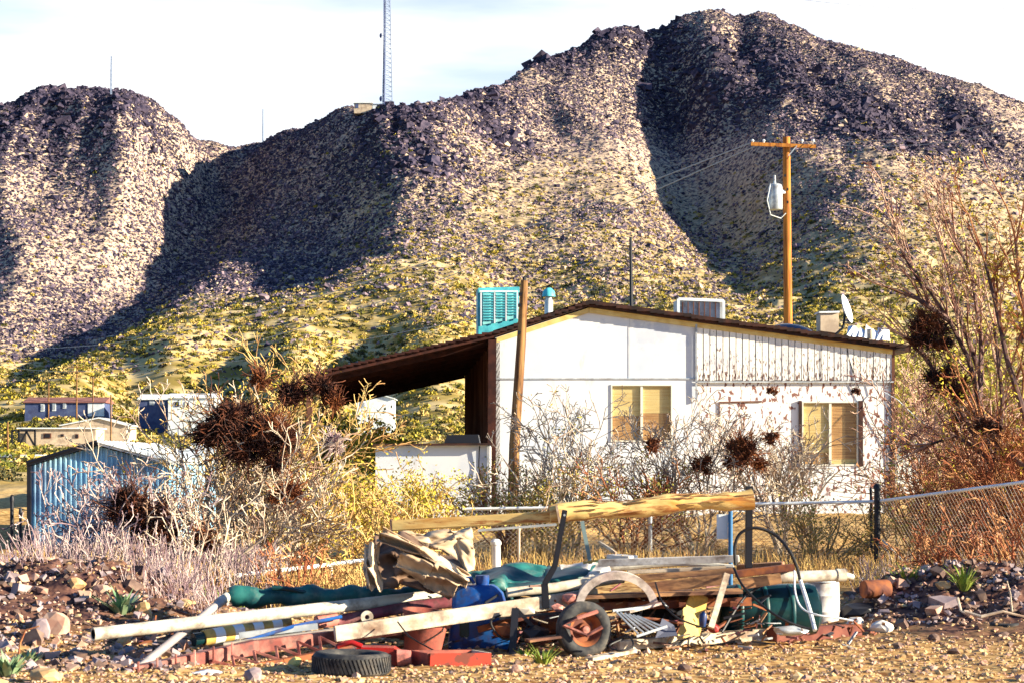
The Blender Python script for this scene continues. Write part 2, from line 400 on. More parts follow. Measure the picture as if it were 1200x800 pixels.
M_rock_tan = mat('tan_rock', (0.36,0.26,0.19), (0.58,0.45,0.32), 0.6)
def hill_rocks():
    N = 700000
    Y = rng.uniform(430, 985, N); X = rng.uniform(-0.27, 0.27, N)*(Y+20)
    z = base_z(X, Y); c = crag(X, Y); patch = fbm(X/30, Y/50, 3, 77)
    dens = np.clip((z-28)/120, 0.03, 1)*0.58*(0.3+1.5*smooth(0.36,0.66,patch)) + c*0.95
    left = X/Y < -0.10; dens = np.where(left, dens*1.7, dens)  # extra rock darkens the left hill to stand in for its shade
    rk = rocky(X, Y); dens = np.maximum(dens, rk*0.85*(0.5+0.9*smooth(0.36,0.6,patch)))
    keep = rng.uniform(0, 1, N) < dens
    rk = rk[keep]
    X, Y, z, c, patch = X[keep], Y[keep], z[keep], c[keep], patch[keep]
    Z = ground(X, Y)
    size = (0.16 + rng.gamma(1.2, 0.11, len(X)))*(1 + 0.8*c*rng.uniform(0,1,len(X)) + 1.7*(rng.uniform(0,1,len(X)) < 0.05*smooth(0.25,0.7,c)))
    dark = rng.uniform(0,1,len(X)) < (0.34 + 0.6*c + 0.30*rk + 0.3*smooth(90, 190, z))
    mid = np.where(dark, 0, np.where(rng.uniform(0,1,len(X)) < 0.72, 1, 2))
    tag(blocks('hill_rocks', np.stack([X,Y,Z],1), size*1.15, [M_rock_dark, M_rock_mid, M_rock_tan], mid), kind='stuff')
hill_rocks()

# desert scrub: clumps of many small leaf faces
def clumps(name, P, size, mats, nleaf, leaf, squash=0.7):
    n = len(P)
    d = rng.normal(0, 1, (n, nleaf, 3)); d /= np.linalg.norm(d, axis=2, keepdims=True) + 1e-9
    d *= rng.uniform(0.45, 1.0, (n, nleaf, 1)); d[:,:,2] = np.abs(d[:,:,2])*squash*1.2
    ctr = P[:,None,:] + d*size[:,None,None]
    a = rng.normal(0, 1, (n, nleaf, 3)); a[:,:,2] *= 1.3; a /= np.linalg.norm(a, axis=2, keepdims=True)
    b = np.cross(a, rng.normal(0, 1, (n, nleaf, 3))); b /= np.linalg.norm(b, axis=2, keepdims=True) + 1e-9
    L_ = leaf*size[:,None,None]*rng.uniform(0.6, 1.4, (n, nleaf, 1))
    V = np.stack([ctr - a*L_, ctr + b*L_*0.6, ctr + a*L_, ctr - b*L_*0.6], 2).reshape(-1,3)
    F = np.arange(n*nleaf*4).reshape(-1,4)
    mi = np.repeat(rng.integers(0, len(mats), n), nleaf)
    return npmesh(name, V, F, None, mats=mats, midx=mi)
M_scrub = [mat('olive_scrub', (0.14,0.13,0.02)), mat('yellow_scrub', (0.36,0.28,0.035)), mat('dark_scrub', (0.05,0.05,0.02)), mat('straw_scrub', (0.50,0.36,0.12)), mat('green_scrub', (0.13,0.15,0.02))]
def scrub():
    N = 26000
    Y = rng.uniform(300, 800, N); X = rng.uniform(-0.28, 0.28, N)*(Y+20); z = base_z(X, Y)
    k = rng.uniform(0,1,N) < np.clip(1.25 - z/125, 0.10, 1)
    k &= rng.uniform(0,1,N) > rocky(X, Y)*0.8
    X, Y = X[k], Y[k]; P = np.stack([X, Y, ground(X, Y)-0.15], 1)
    tag(clumps('hill_scrub', P, rng.uniform(0.45, 1.3, len(X)), M_scrub[:4], 40, 0.27), kind='stuff')
    N = 3600
    Y = 46 + 300*rng.uniform(0,1,N)**0.8; X = rng.uniform(-0.29, 0.29, N)*(Y+15)
    k = ~((X > -8) & (X < 10) & (Y < 62)) & ~((np.abs(X+15)<5) & (Y < 60)); X, Y = X[k], Y[k]
    P = np.stack([X, Y, ground(X, Y)-0.1], 1)
    f = Y > 130
    tag(clumps('desert_scrub', P[f], rng.uniform(0.35, 1.15, f.sum()), M_scrub, 60, 0.2), kind='stuff')
    f = ~f
    tag(clumps('near_scrub', P[f], rng.uniform(0.25, 0.8, f.sum()), M_scrub, 420, 0.075), kind='stuff')
scrub()
# ------------------------------------------------------------------ materials for built things
def peel_mat(name, paint, wood, amount, scale=3.0, stretch=(1,1,0.25)):
    m = mat(name, paint, wood, scale, 0.7, 0, 0.15, 1-amount, 1-amount+0.03, stretch, detail=10)
    return m
M_white = mat('white_paint', (0.68,0.69,0.70), (0.46,0.52,0.62), 1.3, 0.6, lo=0.45, hi=0.7)
M_peel = peel_mat('peeling_white_paint', (0.76,0.74,0.70), (0.12,0.06,0.05), 0.43, 26.0, (1.6,1.6,0.35))
def low_flakes(m, z0, z1, a, b_):       # paint flakes more where the board ends stay wet
    nt = m.node_tree; n = [q for q in nt.nodes if q.type == 'TEX_NOISE'][0]; r = [q for q in nt.nodes if q.type == 'VALTORGB'][0]
    t = nt.nodes.new('ShaderNodeTexCoord'); s_ = nt.nodes.new('ShaderNodeSeparateXYZ'); g = nt.nodes.new('ShaderNodeMapRange'); x = nt.nodes.new('ShaderNodeMath')
    nt.links.new(t.outputs['Object'], s_.inputs[0]); nt.links.new(s_.outputs['Z'], g.inputs['Value'])
    for k, v in (('From Min', z0), ('From Max', z1), ('To Min', a), ('To Max', b_)): g.inputs[k].default_value = v
    nt.links.new(n.outputs['Fac'], x.inputs[0]); nt.links.new(g.outputs['Result'], x.inputs[1]); nt.links.new(x.outputs[0], r.inputs['Fac'])
low_flakes(M_peel, 2.9, 3.9, 0.075, -0.12)
M_peel2 = peel_mat('lightly_peeling_paint', (0.76,0.75,0.74), (0.22,0.10,0.08), 0.43, 11.0, (1.3,1,0.7))
M_cream = mat('yellow_eave_shade', (0.72,0.55,0.22), (0.62,0.42,0.14), 5)
M_roof = mat('dark_tar_roofing', (0.018,0.010,0.010), (0.06,0.022,0.016), 5)
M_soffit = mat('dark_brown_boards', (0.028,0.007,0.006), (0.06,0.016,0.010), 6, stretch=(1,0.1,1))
M_brown = mat('brown_boards', (0.09,0.03,0.02), (0.18,0.08,0.05), 5, stretch=(1,1,0.15))
M_glass = mat('window_glass', (0.25,0.2,0.12), rough=0.06, spec=0.8)
M_glass.node_tree.nodes['Principled BSDF'].inputs['Alpha'].default_value = 0.15
M_alu = mat('aluminium_frame', (0.75,0.72,0.62), rough=0.4, metal=0.2)
M_blind = mat('tan_blind', (0.80,0.66,0.30), (0.66,0.46,0.16), 4, stretch=(0.3,1,14))
M_curt = mat('brown_curtain', (0.60,0.34,0.13), (0.30,0.13,0.04), 5, stretch=(0.3,1,10))
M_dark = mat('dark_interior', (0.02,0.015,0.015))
M_teal = mat('teal_enamel', (0.10,0.55,0.62), (0.06,0.40,0.48), 5, 0.5)
M_teal2 = mat('pale_teal_louvre', (0.30,0.68,0.66), (0.18,0.55,0.55), 4, 0.5)
M_galv = mat('galvanised_steel', (0.55,0.58,0.60), (0.38,0.42,0.46), 6, 0.45, 0.4)
M_pole = mat('orange_pole_wood', (0.52,0.21,0.035), (0.28,0.09,0.02), 3, stretch=(3,3,0.25), bump=0.3)
M_pole2 = mat('brown_pole_wood', (0.36,0.19,0.07), (0.12,0.05,0.02), 4, stretch=(3,3,0.2), bump=0.5, lo=0.42, hi=0.58)
M_blue = mat('dark_blue_siding', (0.05,0.07,0.17), (0.08,0.11,0.22), 1)
M_shed = mat('pale_blue_corrugated_sheet', (0.24,0.52,0.76), (0.42,0.66,0.80), 1.2, 0.5, 0.1)
M_redroof = mat('red_brown_roof', (0.20,0.08,0.07), (0.26,0.12,0.10), 1)
M_tan = mat('tan_stucco', (0.62,0.50,0.36), (0.50,0.40,0.30), 0.8)
M_black = mat('black_iron', (0.012,0.013,0.02), rough=0.5)
M_wire = mat('wire', (0.28,0.30,0.36), rough=0.5)
M_wiredark = mat('black_cable', (0.01,0.01,0.013), rough=0.5)
M_insul = mat('white_porcelain', (0.75,0.8,0.82), rough=0.2)

grime(M_white, 0.55, (0.36,0.42,0.56), 0.8, 0.54, 0.60); grime(M_white, 0.5, (0.35,0.27,0.2), 3.0, 0.58, 0.75, (1,1,0.3))
grime(M_peel2, 0.6, (0.36,0.36,0.42), 2.5, 0.55, 0.68, (1,1,0.4)); grime(M_peel, 0.5, (0.38,0.38,0.46), 3.0, 0.5, 0.65)
grime(M_pole, 0.8, (0.07,0.03,0.02), 6, 0.54, 0.66, (4,4,0.15)); grime(M_pole2, 0.8, (0.05,0.02,0.015), 6, 0.5, 0.62, (4,4,0.2))
grime(M_shed, 0.7, (0.10,0.16,0.34), 1.5, 0.46, 0.66); grime(M_tan, 0.5, (0.2,0.13,0.1), 1.0); grime(M_insul, 0.35, (0.3,0.26,0.24), 1.5)
grime(M_teal, 0.5, (0.04,0.2,0.26), 4); grime(M_blue, 0.5, (0.03,0.03,0.08), 0.5); grime(M_galv, 0.5, (0.2,0.13,0.09), 5)
# ------------------------------------------------------------------ the white house
HA = at(580, 600, 40.0); HX = Vector((1, 0.058, 0)).normalized(); HD = Vector((-0.058, 1, 0)).normalized()
def hw(px, py, out=0.0):          # pixel on the front wall plane, moved outwards
    return plane_hit(px, py, HA - HD*out, HD)
house = thing('house', 'white weathered house with shallow gable roof and long carport roof on its left', 'house', (hw(815,600).x, hw(815,600).y, 0.3))
D_ = 17.0
wall = MB()
def panel(mb, x0, x1, ya0, ya1, yb0, yb1, th=0.12, out=0.0):   # x range, top rows at x0/x1, bottom rows at x0/x1
    P = [hw(x0, yb0, out), hw(x1, yb1, out), hw(x1, ya1, out), hw(x0, ya0, out)]
    mb.prism(P, HD*th)
def top(px): return 396 + (360.5-396)*(px-580)/110 if px < 690 else 360.5 + (409-360.5)*(px-690)/357
for a, b in ((580, 690), (690, 716)): panel(wall, a, b, top(a), top(b), 612, 612)
panel(wall, 716, 788, top(716), top(788), 450, 450); panel(wall, 716, 788, 517, 517, 612, 612)
panel(wall, 788, 818, top(788), top(818), 612, 612)
wall.build('front_wall', M_white, house)
w2 = MB(); panel(w2, 818, 940, 447, 447, 612, 612); panel(w2, 940, 1010, 447, 447, 470, 470); panel(w2, 940, 1010, 545, 545, 612, 612); panel(w2, 1010, 1047, 447, 447, 612, 612)
tag(w2.build('front_wall', M_peel2, house), 'lower right wall with flaking white paint')
up = MB(); N_ = 30
for i in range(N_):               # upright boards of the peeling gable section
    a = 817 + 230*i/N_; b = 817 + 230*(i+1)/N_ - 0.9
    panel(up, a, b, top(a), top(b), 445 + (0.8 if i % 3 else 0), 445, 0.10, 0.03 + 0.006*(i % 2))
panel(up, 817, 1047, top(817), top(1047), 446.5, 446.5, 0.08, -0.03)
tag(up.build('gable_siding', M_peel, house), 'grooved gable boards with brown wood showing through peeling paint')
sw = MB()
BK = lambda p: p + HD*D_
a_, b_ = hw(580, 612), hw(580, 396)                     # left side wall, brown upright boards
sw.prism([a_ + HX*0.0, b_, b_ + HD*D_, a_ + HD*D_], HX*0.1)
q0 = hw(580, 612)
for i in range(24): 
    c = q0 + HD*(0.35 + i*0.7); h = (hw(580,398)-hw(580,612)).z
    sw.box(c + Vector((0,0,h/2)) - HX*0.02, (0.05, 0.10, h))
sw.build('side_wall', M_brown, house)
rw = MB(); rw.prism([hw(1047,612)-HX*0.1, hw(1047,409)-HX*0.1, BK(hw(1047,409))-HX*0.1, BK(hw(1047,612))-HX*0.1], HX*0.1); rw.build('side_wall', M_white, house)
bw = MB(); bw.prism([BK(hw(580,612)), BK(hw(580,396)), BK(hw(690,360.5)), BK(hw(1047,409)), BK(hw(1047,612))], HD*0.1); bw.build('back_wall', M_white, house)
fl = MB(); fl.prism([hw(581,609)+HD*0.13, hw(1046,609)+HD*0.13, hw(1046,609)+HD*(D_-0.1), hw(581,609)+HD*(D_-0.1)], (0,0,-0.1)); fl.build('floor_slab', M_dark, house)
rf = MB(); oh = 0.16
def roofslab(mb, x0, y0, x1, y1, th=0.13, front=oh, back=0.3):
    A, B = hw(x0, y0, front), hw(x1, y1, front); up_ = Vector((0,0,th))
    mb.prism([A, B, B+up_, A+up_], HD*(D_+front+back))
roofslab(rf, 579, 394.5, 690, 359, 0.13); roofslab(rf, 690, 359, 1068, 412, 0.13)
for i in range(60):               # ragged shingle edge
    px = 582 + 480*i/60; y = top(px) - 3.0; c = hw(px, y-3.2+random.uniform(-0.6,0.9), oh+0.02)
    rf.box(c, (0.14, 0.10, 0.05+0.03*random.random()))
roofo = rf.build('roof', M_roof, house)
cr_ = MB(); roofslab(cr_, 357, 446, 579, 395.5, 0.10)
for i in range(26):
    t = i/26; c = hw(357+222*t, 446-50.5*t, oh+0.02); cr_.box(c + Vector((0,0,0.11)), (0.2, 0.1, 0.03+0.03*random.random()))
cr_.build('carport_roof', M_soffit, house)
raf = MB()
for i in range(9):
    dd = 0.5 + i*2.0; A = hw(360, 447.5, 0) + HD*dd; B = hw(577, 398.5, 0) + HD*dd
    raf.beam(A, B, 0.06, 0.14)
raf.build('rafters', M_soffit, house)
for dd in (0.3, 8.5, 16.8):
    A = hw(362, 450, 0) + HD*dd; MB().beam(Vector((A.x, A.y, gz(A.x, A.y)-0.1)), A, 0.12, 0.12, up=(0,1,0)).build('carport_post', M_brown, house)
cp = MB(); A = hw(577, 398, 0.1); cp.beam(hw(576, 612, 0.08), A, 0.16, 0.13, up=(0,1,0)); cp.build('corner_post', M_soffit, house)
fa = MB()  # thin board whose colour stands in for the eave shadow
fa.prism([hw(582,top(582)+0.4,0.05), hw(690,top(690)+0.3,0.05), hw(690,top(690)+6,0.05), hw(582,top(582)+6,0.05)], HD*0.045)
fa.prism([hw(690.5,top(690),0.05), hw(1046,top(1046)+0.3,0.05), hw(1046,top(1046)+6,0.05), hw(690.5,top(690)+6,0.05)], HD*0.045)
tag(fa.build('eave_shade_board', M_cream, house), 'thin added board carrying the yellow eave shadow under the roof edge')
tr = MB()
tr.beam(hw(580,443.3,0.012), hw(816,443.3,0.012), 0.02, 0.025); tr.build('batten', M_galv, house)
tr = MB(); tr.beam(hw(817,447,0.05), hw(1047,447,0.05), 0.04, 0.03); tr.beam(hw(816,380,0.045), hw(816,470,0.045), 0.035, 0.03, up=(0,1,0)); tr.build('batten', M_galv, house)
for xs_, ya_ in ((738,372),(964,402)): MB().beam(hw(xs_,ya_,0.012 if xs_ < 800 else 0.05), hw(xs_,442,0.012 if xs_ < 800 else 0.05), 0.006, 0.006, up=(0,1,0)).build('batten', M_galv, house)
tr = MB(); tr.beam(hw(843,471,0.015), hw(893,470,0.015), 0.02, 0.03); tr.beam(hw(843,471,0.013), hw(843,500,0.013), 0.02, 0.02, up=(0,1,0)); tr.build('old_trim', M_brown, house)
tr = MB(); tr.beam(hw(1046.5,410,0.02), hw(1046.5,600,0.02), 0.06, 0.06, up=(0,1,0)); tr.build('corner_board', M_brown, house)
def window(x0, x1, y0, y1, lpane, rpane, trim_shade):
    cx = (x0+x1)/2
    fr = MB(); t = 1.6; o_ = 0.02
    fr.prism([hw(x0,y0,o_), hw(x1,y0,o_), hw(x1,y0+t,o_), hw(x0,y0+t,o_)], HD*0.10)
    fr.prism([hw(x0,y1-t,o_), hw(x1,y1-t,o_), hw(x1,y1,o_), hw(x0,y1,o_)], HD*0.10)
    fr.prism([hw(x0,y0+t,o_), hw(x0+t,y0+t,o_), hw(x0+t,y1-t,o_), hw(x0,y1-t,o_)], HD*0.10)
    fr.prism([hw(x1-t,y0+t,o_), hw(x1,y0+t,o_), hw(x1,y1-t,o_), hw(x1-t,y1-t,o_)], HD*0.10)
    fr.prism([hw(cx-1.4,y0+t,0.0), hw(cx+1.4,y0+t,0.0), hw(cx+1.4,y1-t,0.0), hw(cx-1.4,y1-t,0.0)], HD*0.06)
    w_ = fr.build('window', M_alu, house)
    for (a, b, top_m, bot_m, split) in ((x0+t, cx-1.4, *lpane), (cx+1.4, x1-t, *rpane)):
        MB().prism([hw(a,y0+t,-0.03), hw(b,y0+t,-0.03), hw(b,y1-t,-0.03), hw(a,y1-t,-0.03)], HD*0.006).build('pane', M_glass, w_)
        ym = y0 + (y1-y0)*split
        MB().prism([hw(a,y0+t,-0.05), hw(b,y0+t,-0.05), hw(b,ym,-0.05), hw(a,ym,-0.05)], HD*0.01).build('blind', top_m, w_)
        if split < 0.97: MB().prism([hw(a,ym,-0.055), hw(b,ym,-0.055), hw(b,y1-t,-0.055), hw(a,y1-t,-0.055)], HD*0.01).build('curtain', bot_m, w_)
    sh = MB()
    for (a, b) in trim_shade: sh.prism([hw(a,y0-1,0.05), hw(b,y0-1,0.05), hw(b,y1+1,0.05), hw(a,y1+1,0.05)], HD*0.05)
    if trim_shade: sh.build('trim_shade_strip', M_roof, w_)  # left strip is old dark trim; right one stands in for shadow
window(716, 788, 450, 517, (M_blind, M_curt, 0.55), (M_blind, M_curt, 0.5), [])
window(940, 1006, 470, 545, (M_blind, M_curt, 0.8), (M_curt, M_blind, 0.9), [(936.5, 939.5), (1006.5, 1011.5)])
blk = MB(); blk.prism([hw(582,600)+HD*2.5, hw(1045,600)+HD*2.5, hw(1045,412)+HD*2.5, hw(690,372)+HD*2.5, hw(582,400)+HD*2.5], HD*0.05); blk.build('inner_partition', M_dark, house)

# things on the roof
def roof_z(px, dd):               # a point on top of the roof slab, dd metres behind the front wall
    p = hw(px, top(px) - 1.5, 0) + HD*dd; return p + Vector((0,0,0.13))
def on_roof(px, py, dd): return plane_hit(px, py, HA + HD*dd, HD)
c0 = on_roof(560, 386, 1.2)
ac = thing('swamp_cooler', 'teal louvred evaporative cooler standing on the roof beside the wooden pole', 'air cooler', (on_roof(584,386,1.5).x, on_roof(584,386,1.5).y, c0.z))
A, B, Cc, Dd = on_roof(560,392,1.2), on_roof(607,378,1.2), on_roof(609,336,1.2), on_roof(560,337.5,1.2)
A = Vector((A.x, A.y, A.z-0.05)); 
body = MB().prism([A, B, Cc, Dd], HD*0.9); body.build('housing', M_teal, ac, bevel=0.012)
lv = MB()
for k, (xa, xb) in enumerate(((566,578.5),(581,592),(594.5,605))):
    fp = MB(); fp.prism([on_roof(xa,382-(xa-560)*0.2,1.17), on_roof(xb,382-(xb-560)*0.2,1.17), on_roof(xb,343.5,1.17), on_roof(xa,343.5,1.17)], HD*0.035)
    pn = fp.build('louvre_panel', M_teal2, ac)
    sl_ = MB()
    for j in range(11):
        y = 346 + j*3.2
        if y < 378-(xa-560)*0.2: sl_.beam(on_roof(xa+0.6,y,1.155), on_roof(xb-0.6,y,1.155), 0.03, 0.018)
    sl_.build('slats', M_teal, pn)
fr = MB()
for xa in (563.8, 579.8, 593.2, 606.3): fr.beam(on_roof(xa, 383-(xa-560)*0.2, 1.16), on_roof(xa, 341, 1.16), 0.03, 0.022, up=(0,1,0))
fr.beam(on_roof(562,341.5,1.15), on_roof(607,341.5,1.15), 0.02, 0.03); fr.build('frame', M_insul, ac)
MB().beam(on_roof(560,396,1.4), on_roof(606,382,1.4), 0.5, 0.06).build('stand', M_brown, ac)

vp = thing('vent_pipe', 'round metal vent pipe with cap near the roof ridge', 'vent', roof_z(643, 4)); p = on_roof(643, 352, 4)
MB().lathe([(0.0,-0.35),(0.095,-0.35),(0.095,0.0),(0,0.0)], p, n=16).build('pipe', M_insul, vp, smooth=True)
MB().lathe([(0.07,0.0),(0.07,0.10),(0,0.10)], p, n=16).build('neck', M_galv, vp, smooth=True)
MB().lathe([(0.0,0.08),(0.15,0.08),(0.13,0.2),(0.06,0.27),(0,0.28)], p, n=16).build('cap', M_teal, vp, smooth=True)
p0 = on_roof(740, 363, 3); tag(MB().tube([p0 - Vector((0,0,0.1)), on_roof(739, 278, 3)], 0.042, 8, r2=0.03).build('antenna_mast', M_black), 'thin dark metal antenna mast rising from the roof ridge', 'mast')
# second cooler, white with dark stained grille
ws = thing('swamp_cooler', 'small whitish box cooler with open dark grille on the right roof slope', 'air cooler', roof_z(820, 2.2))
q = [on_roof(795,377,2), on_roof(848,384,2), on_roof(848,352.5,2), on_roof(795,350.5,2)]
MB().prism([x + HD*0.06 for x in q], HD*0.7).build('housing', M_galv, ws, bevel=0.01)
fr = MB(); e = 0.045
for a, b in ((0,1),(1,2),(2,3),(3,0)): fr.beam(q[a], q[b], 0.06, 0.06, up=(0,1,0) if a % 2 else (0,0,1))
fr.build('frame', M_insul, ws)
g_ = MB()
for k in range(7): g_.beam(on_roof(800+k*6.4, 376, 1.99), on_roof(800+k*6.4, 354, 1.99), 0.02, 0.035 if k % 3 else 0.06, up=(0,1,0))
g_.build('grille', M_brown, ws)
# upturned big dish lying on the roof
dk = thing('dish_antenna', 'large dark dish lying face down on the roof behind the right eave', 'dish', roof_z(925, 1.6))
MB().lathe([(0,0.20),(0.18,0.19),(0.36,0.14),(0.50,0.06),(0.56,0.0),(0.54,-0.02),(0.35,0.1),(0,0.16)], on_roof(928, 391, 1.5), ax=(0.14,0,1), n=32).build('reflector', mat('dark_blue_grey_metal',(0.05,0.06,0.12),rough=0.35,metal=0.3), dk, smooth=True)
MB().lathe([(0.565,-0.01),(0.58,0.0),(0.565,0.015),(0.55,0.0)], on_roof(928, 391, 1.5), ax=(0.14,0,1), n=32).build('rim', M_galv, dk, smooth=True)
# satellite dish
sd = thing('satellite_dish', 'oval white satellite dish on a bent arm above the right eave', 'dish', roof_z(981, 0.8))
c = on_roof(992, 362, 0.8); ax = Vector((0.88,-0.38,0.28)).normalized()
prof = [(0.0,-0.06),(0.12,-0.05),(0.24,-0.015),(0.31,0.02),(0.30,0.025),(0.2,0.0),(0.0,-0.045)]
MB().lathe(prof, c, ax=ax, n=28).build('reflector', mat('dish_white',(0.85,0.85,0.85),rough=0.4), sd, smooth=True)
MB().tube([on_roof(979,392,0.8), on_roof(988,384,0.8), on_roof(990,370,0.8), c - ax*0.05], 0.026, 8).build('mount_arm', M_black, sd)
MB().tube([on_roof(993,377,0.8), on_roof(1003,374,0.75), on_roof(1013,368,0.7)], 0.013, 6).build('feed_arm', M_black, sd)
MB().box(on_roof(1013,367,0.7), (0.06,0.06,0.09)).build('receiver', M_tan, sd, bevel=0.01)
tb = thing('roof_vent_box', 'square cream vent box behind the satellite dish', 'vent', roof_z(971, 3))
MB().prism([on_roof(961,388,3), on_roof(983,391,3), on_roof(983,366,3), on_roof(961,367,3)], HD*0.4).build('box', M_tan, tb, bevel=0.01)
MB().prism([on_roof(960,367,2.95), on_roof(984,366.5,2.95), on_roof(984,364.5,2.95), on_roof(960,365,2.95)], HD*0.5).build('cap', M_insul, tb)
# heap of pale sheet and cans on the right slope
sh = MB()
for k in range(7):
    x = 992 + k*7; sh.add([on_roof(x, 394+random.uniform(-1,2)+ (x-992)*0.1, 1.0), on_roof(x+9, 395+(x-992)*0.1, 1.1), on_roof(x+8, 384+random.uniform(-3,4), 1.3), on_roof(x+2, 382+random.uniform(-2,4), 1.4)], [(0,1,2,3)])
tag(sh.build('plastic_sheet', mat('pale_blue_sheet',(0.66,0.72,0.82),rough=0.5)), 'crumpled pale sheeting lying on the far right of the roof', 'sheet')
cn_ = thing('paint_can', 'small tan can on the crumpled roof sheeting', 'can', on_roof(1020,396,0.7))
MB().lathe([(0,0),(0.07,0),(0.07,0.17),(0.065,0.18),(0,0.18)], on_roof(1020,397,0.7), n=16).build('can_body', M_tan, cn_, smooth=True)
MB().lathe([(0,0.18),(0.072,0.18),(0.072,0.2),(0,0.2)], on_roof(1020,397,0.7), n=16).build('lid', M_galv, cn_, smooth=True)
rp = thing('roof_plank', 'loose pale board lying along the right end of the roof', 'board', on_roof(1040,404,0.4)); 
MB().beam(on_roof(1020,399,0.0), on_roof(1062,405,0.1), 0.2, 0.03).build('board', M_tan, rp)
# cable down the wall from the dish
tag(MB().tube([hw(990,392,0.05), hw(995,420,0.03), hw(1003,445,0.06), hw(1018,485,0.03), hw(1040,525,0.03), hw(1047,545,0.05)], 0.009, 5).build('cable', M_wiredark), 'black cable running down the wall from the satellite dish', 'cable')
tag(MB().tube([hw(1022,445,0.05), hw(1034,458,0.09), on_roof(1052,468,-0.3), on_roof(1075,490,-0.6), on_roof(1090,500,-1)], 0.009, 5).build('cable', M_insul), 'white cable hanging off the right corner of the house', 'cable')

# ------------------------------------------------------------------ utility pole behind the house
UY = 75.0
def wpt(px, py, Y): return at(px, py, Y)
b0 = wpt(924, 520, UY)
ut = thing('utility_pole', 'tall orange wooden utility pole with crossarm behind the house', 'utility pole', (b0.x, b0.y, gz(b0.x, b0.y)))
MB().tube([wpt(925, 560, UY), wpt(923.5, 380, UY), wpt(921.5, 161, UY)], [0.19,0.165,0.14], 14).build('pole', M_pole, ut, smooth=True)
MB().beam(wpt(880,169,UY-0.2), wpt(956,172,UY-0.2), 0.11, 0.13).build('crossarm', M_pole, ut)
for s in (-1, 1): MB().beam(wpt(921+s*3,183,UY-0.28), wpt(921+s*13,171,UY-0.28), 0.03, 0.04).build('brace', M_galv if s > 0 else M_black, ut)
for px in (882, 895, 940, 953): MB().lathe([(0,0),(0.03,0),(0.03,0.06),(0.06,0.08),(0.06,0.13),(0.03,0.16),(0,0.17)], wpt(px,168.5,UY-0.2), n=10).build('insulator', M_insul, ut, smooth=True)
tfm = MB().lathe([(0,0),(0.24,0.0),(0.26,0.05),(0.26,0.85),(0.22,0.95),(0.1,1.0),(0,1.0)], wpt(909,246,UY-0.25), n=20).build('transformer', M_galv, ut, smooth=True)
MB().lathe([(0,1.0),(0.06,1.0),(0.04,1.1),(0.06,1.14),(0.04,1.2),(0.05,1.3),(0,1.32)], wpt(908,246,UY-0.25), n=10).build('bushing', M_galv, tfm, smooth=True)
MB().beam(wpt(912,225,UY-0.2), wpt(922,225,UY-0.05), 0.1, 0.12).build('bracket', M_galv, tfm)
MB().tube([wpt(903,215,UY-0.5), wpt(899,235,UY-0.5), wpt(903,252,UY-0.4), wpt(915,256,UY-0.2), wpt(921,250,UY-0.2)], 0.02, 6).build('jumper_wire', M_insul, ut)
for k, (x, y) in enumerate(((920,206),(923,222),(923,237))): MB().box(wpt(x,y,UY-0.17), (0.07,0.06,0.09)).build('bolt', M_black, ut)

def wire(name, a, b, sag, r, label, m=M_wire, n=14):
    r *= 0.6
    a = Vector(a); b = Vector(b)
    pts = [a.lerp(b, i/n) - Vector((0,0,sag*4*(i/n)*(1-i/n))) for i in range(n+1)]
    return tag(MB().tube(pts, r, 4).build(name, m), label, 'power line', 'power lines on the slope')
FP = wpt(165, 342, 300)
wire('power_line', wpt(882,167,UY-0.2), wpt(-60, 395, 260), 4.0, 0.035, 'upper thin power line crossing the hill left of the utility pole')
wire('power_line', wpt(895,167,UY-0.2), wpt(-60, 408, 260), 5.5, 0.035, 'lower thin power line crossing the hill left of the utility pole')
wire('power_line', wpt(940,167,UY-0.2), wpt(1290, 128, 70), 0.6, 0.022, 'lower thin line running right from the crossarm')
wire('power_line', wpt(953,167,UY-0.2), wpt(1290, 108, 70), 0.5, 0.022, 'upper thin line running right from the crossarm')
wire('power_line', wpt(925,-2,60), wpt(1260,5,60), 0.25, 0.014, 'faint line across the sky in the top right corner')
wire('power_line', wpt(-40,442,200), wpt(660,352,70), 1.2, 0.02, 'thin cable from the vent pipe down to the left valley')

# ------------------------------------------------------------------ wooden pole by the fence, fence, low shed
pb = wpt(601, 600, 30.5); wp = thing('wooden_pole', 'rough brown wooden pole leaning slightly in front of the house wall', 'pole', (pb.x, pb.y, gz(pb.x, pb.y)))
MB().tube([wpt(599.5,662,30.5), wpt(603,520,30.5), wpt(611,400,30.5), wpt(614.5,329,30.5)], [0.088,0.082,0.07,0.055], 12, wob=0.05).build('pole', M_pole2, wp, smooth=True)
MB().lathe([(0,0),(0.03,0),(0.03,0.05),(0,0.07)], wpt(614.5,329,30.5), n=8).build('top_insulator', M_black, wp)
for k, y in enumerate((345, 358, 390)): MB().box(wpt(609.5 - k*0.6, y, 30.43), (0.05,0.04,0.05)).build('bolt', M_black, wp)
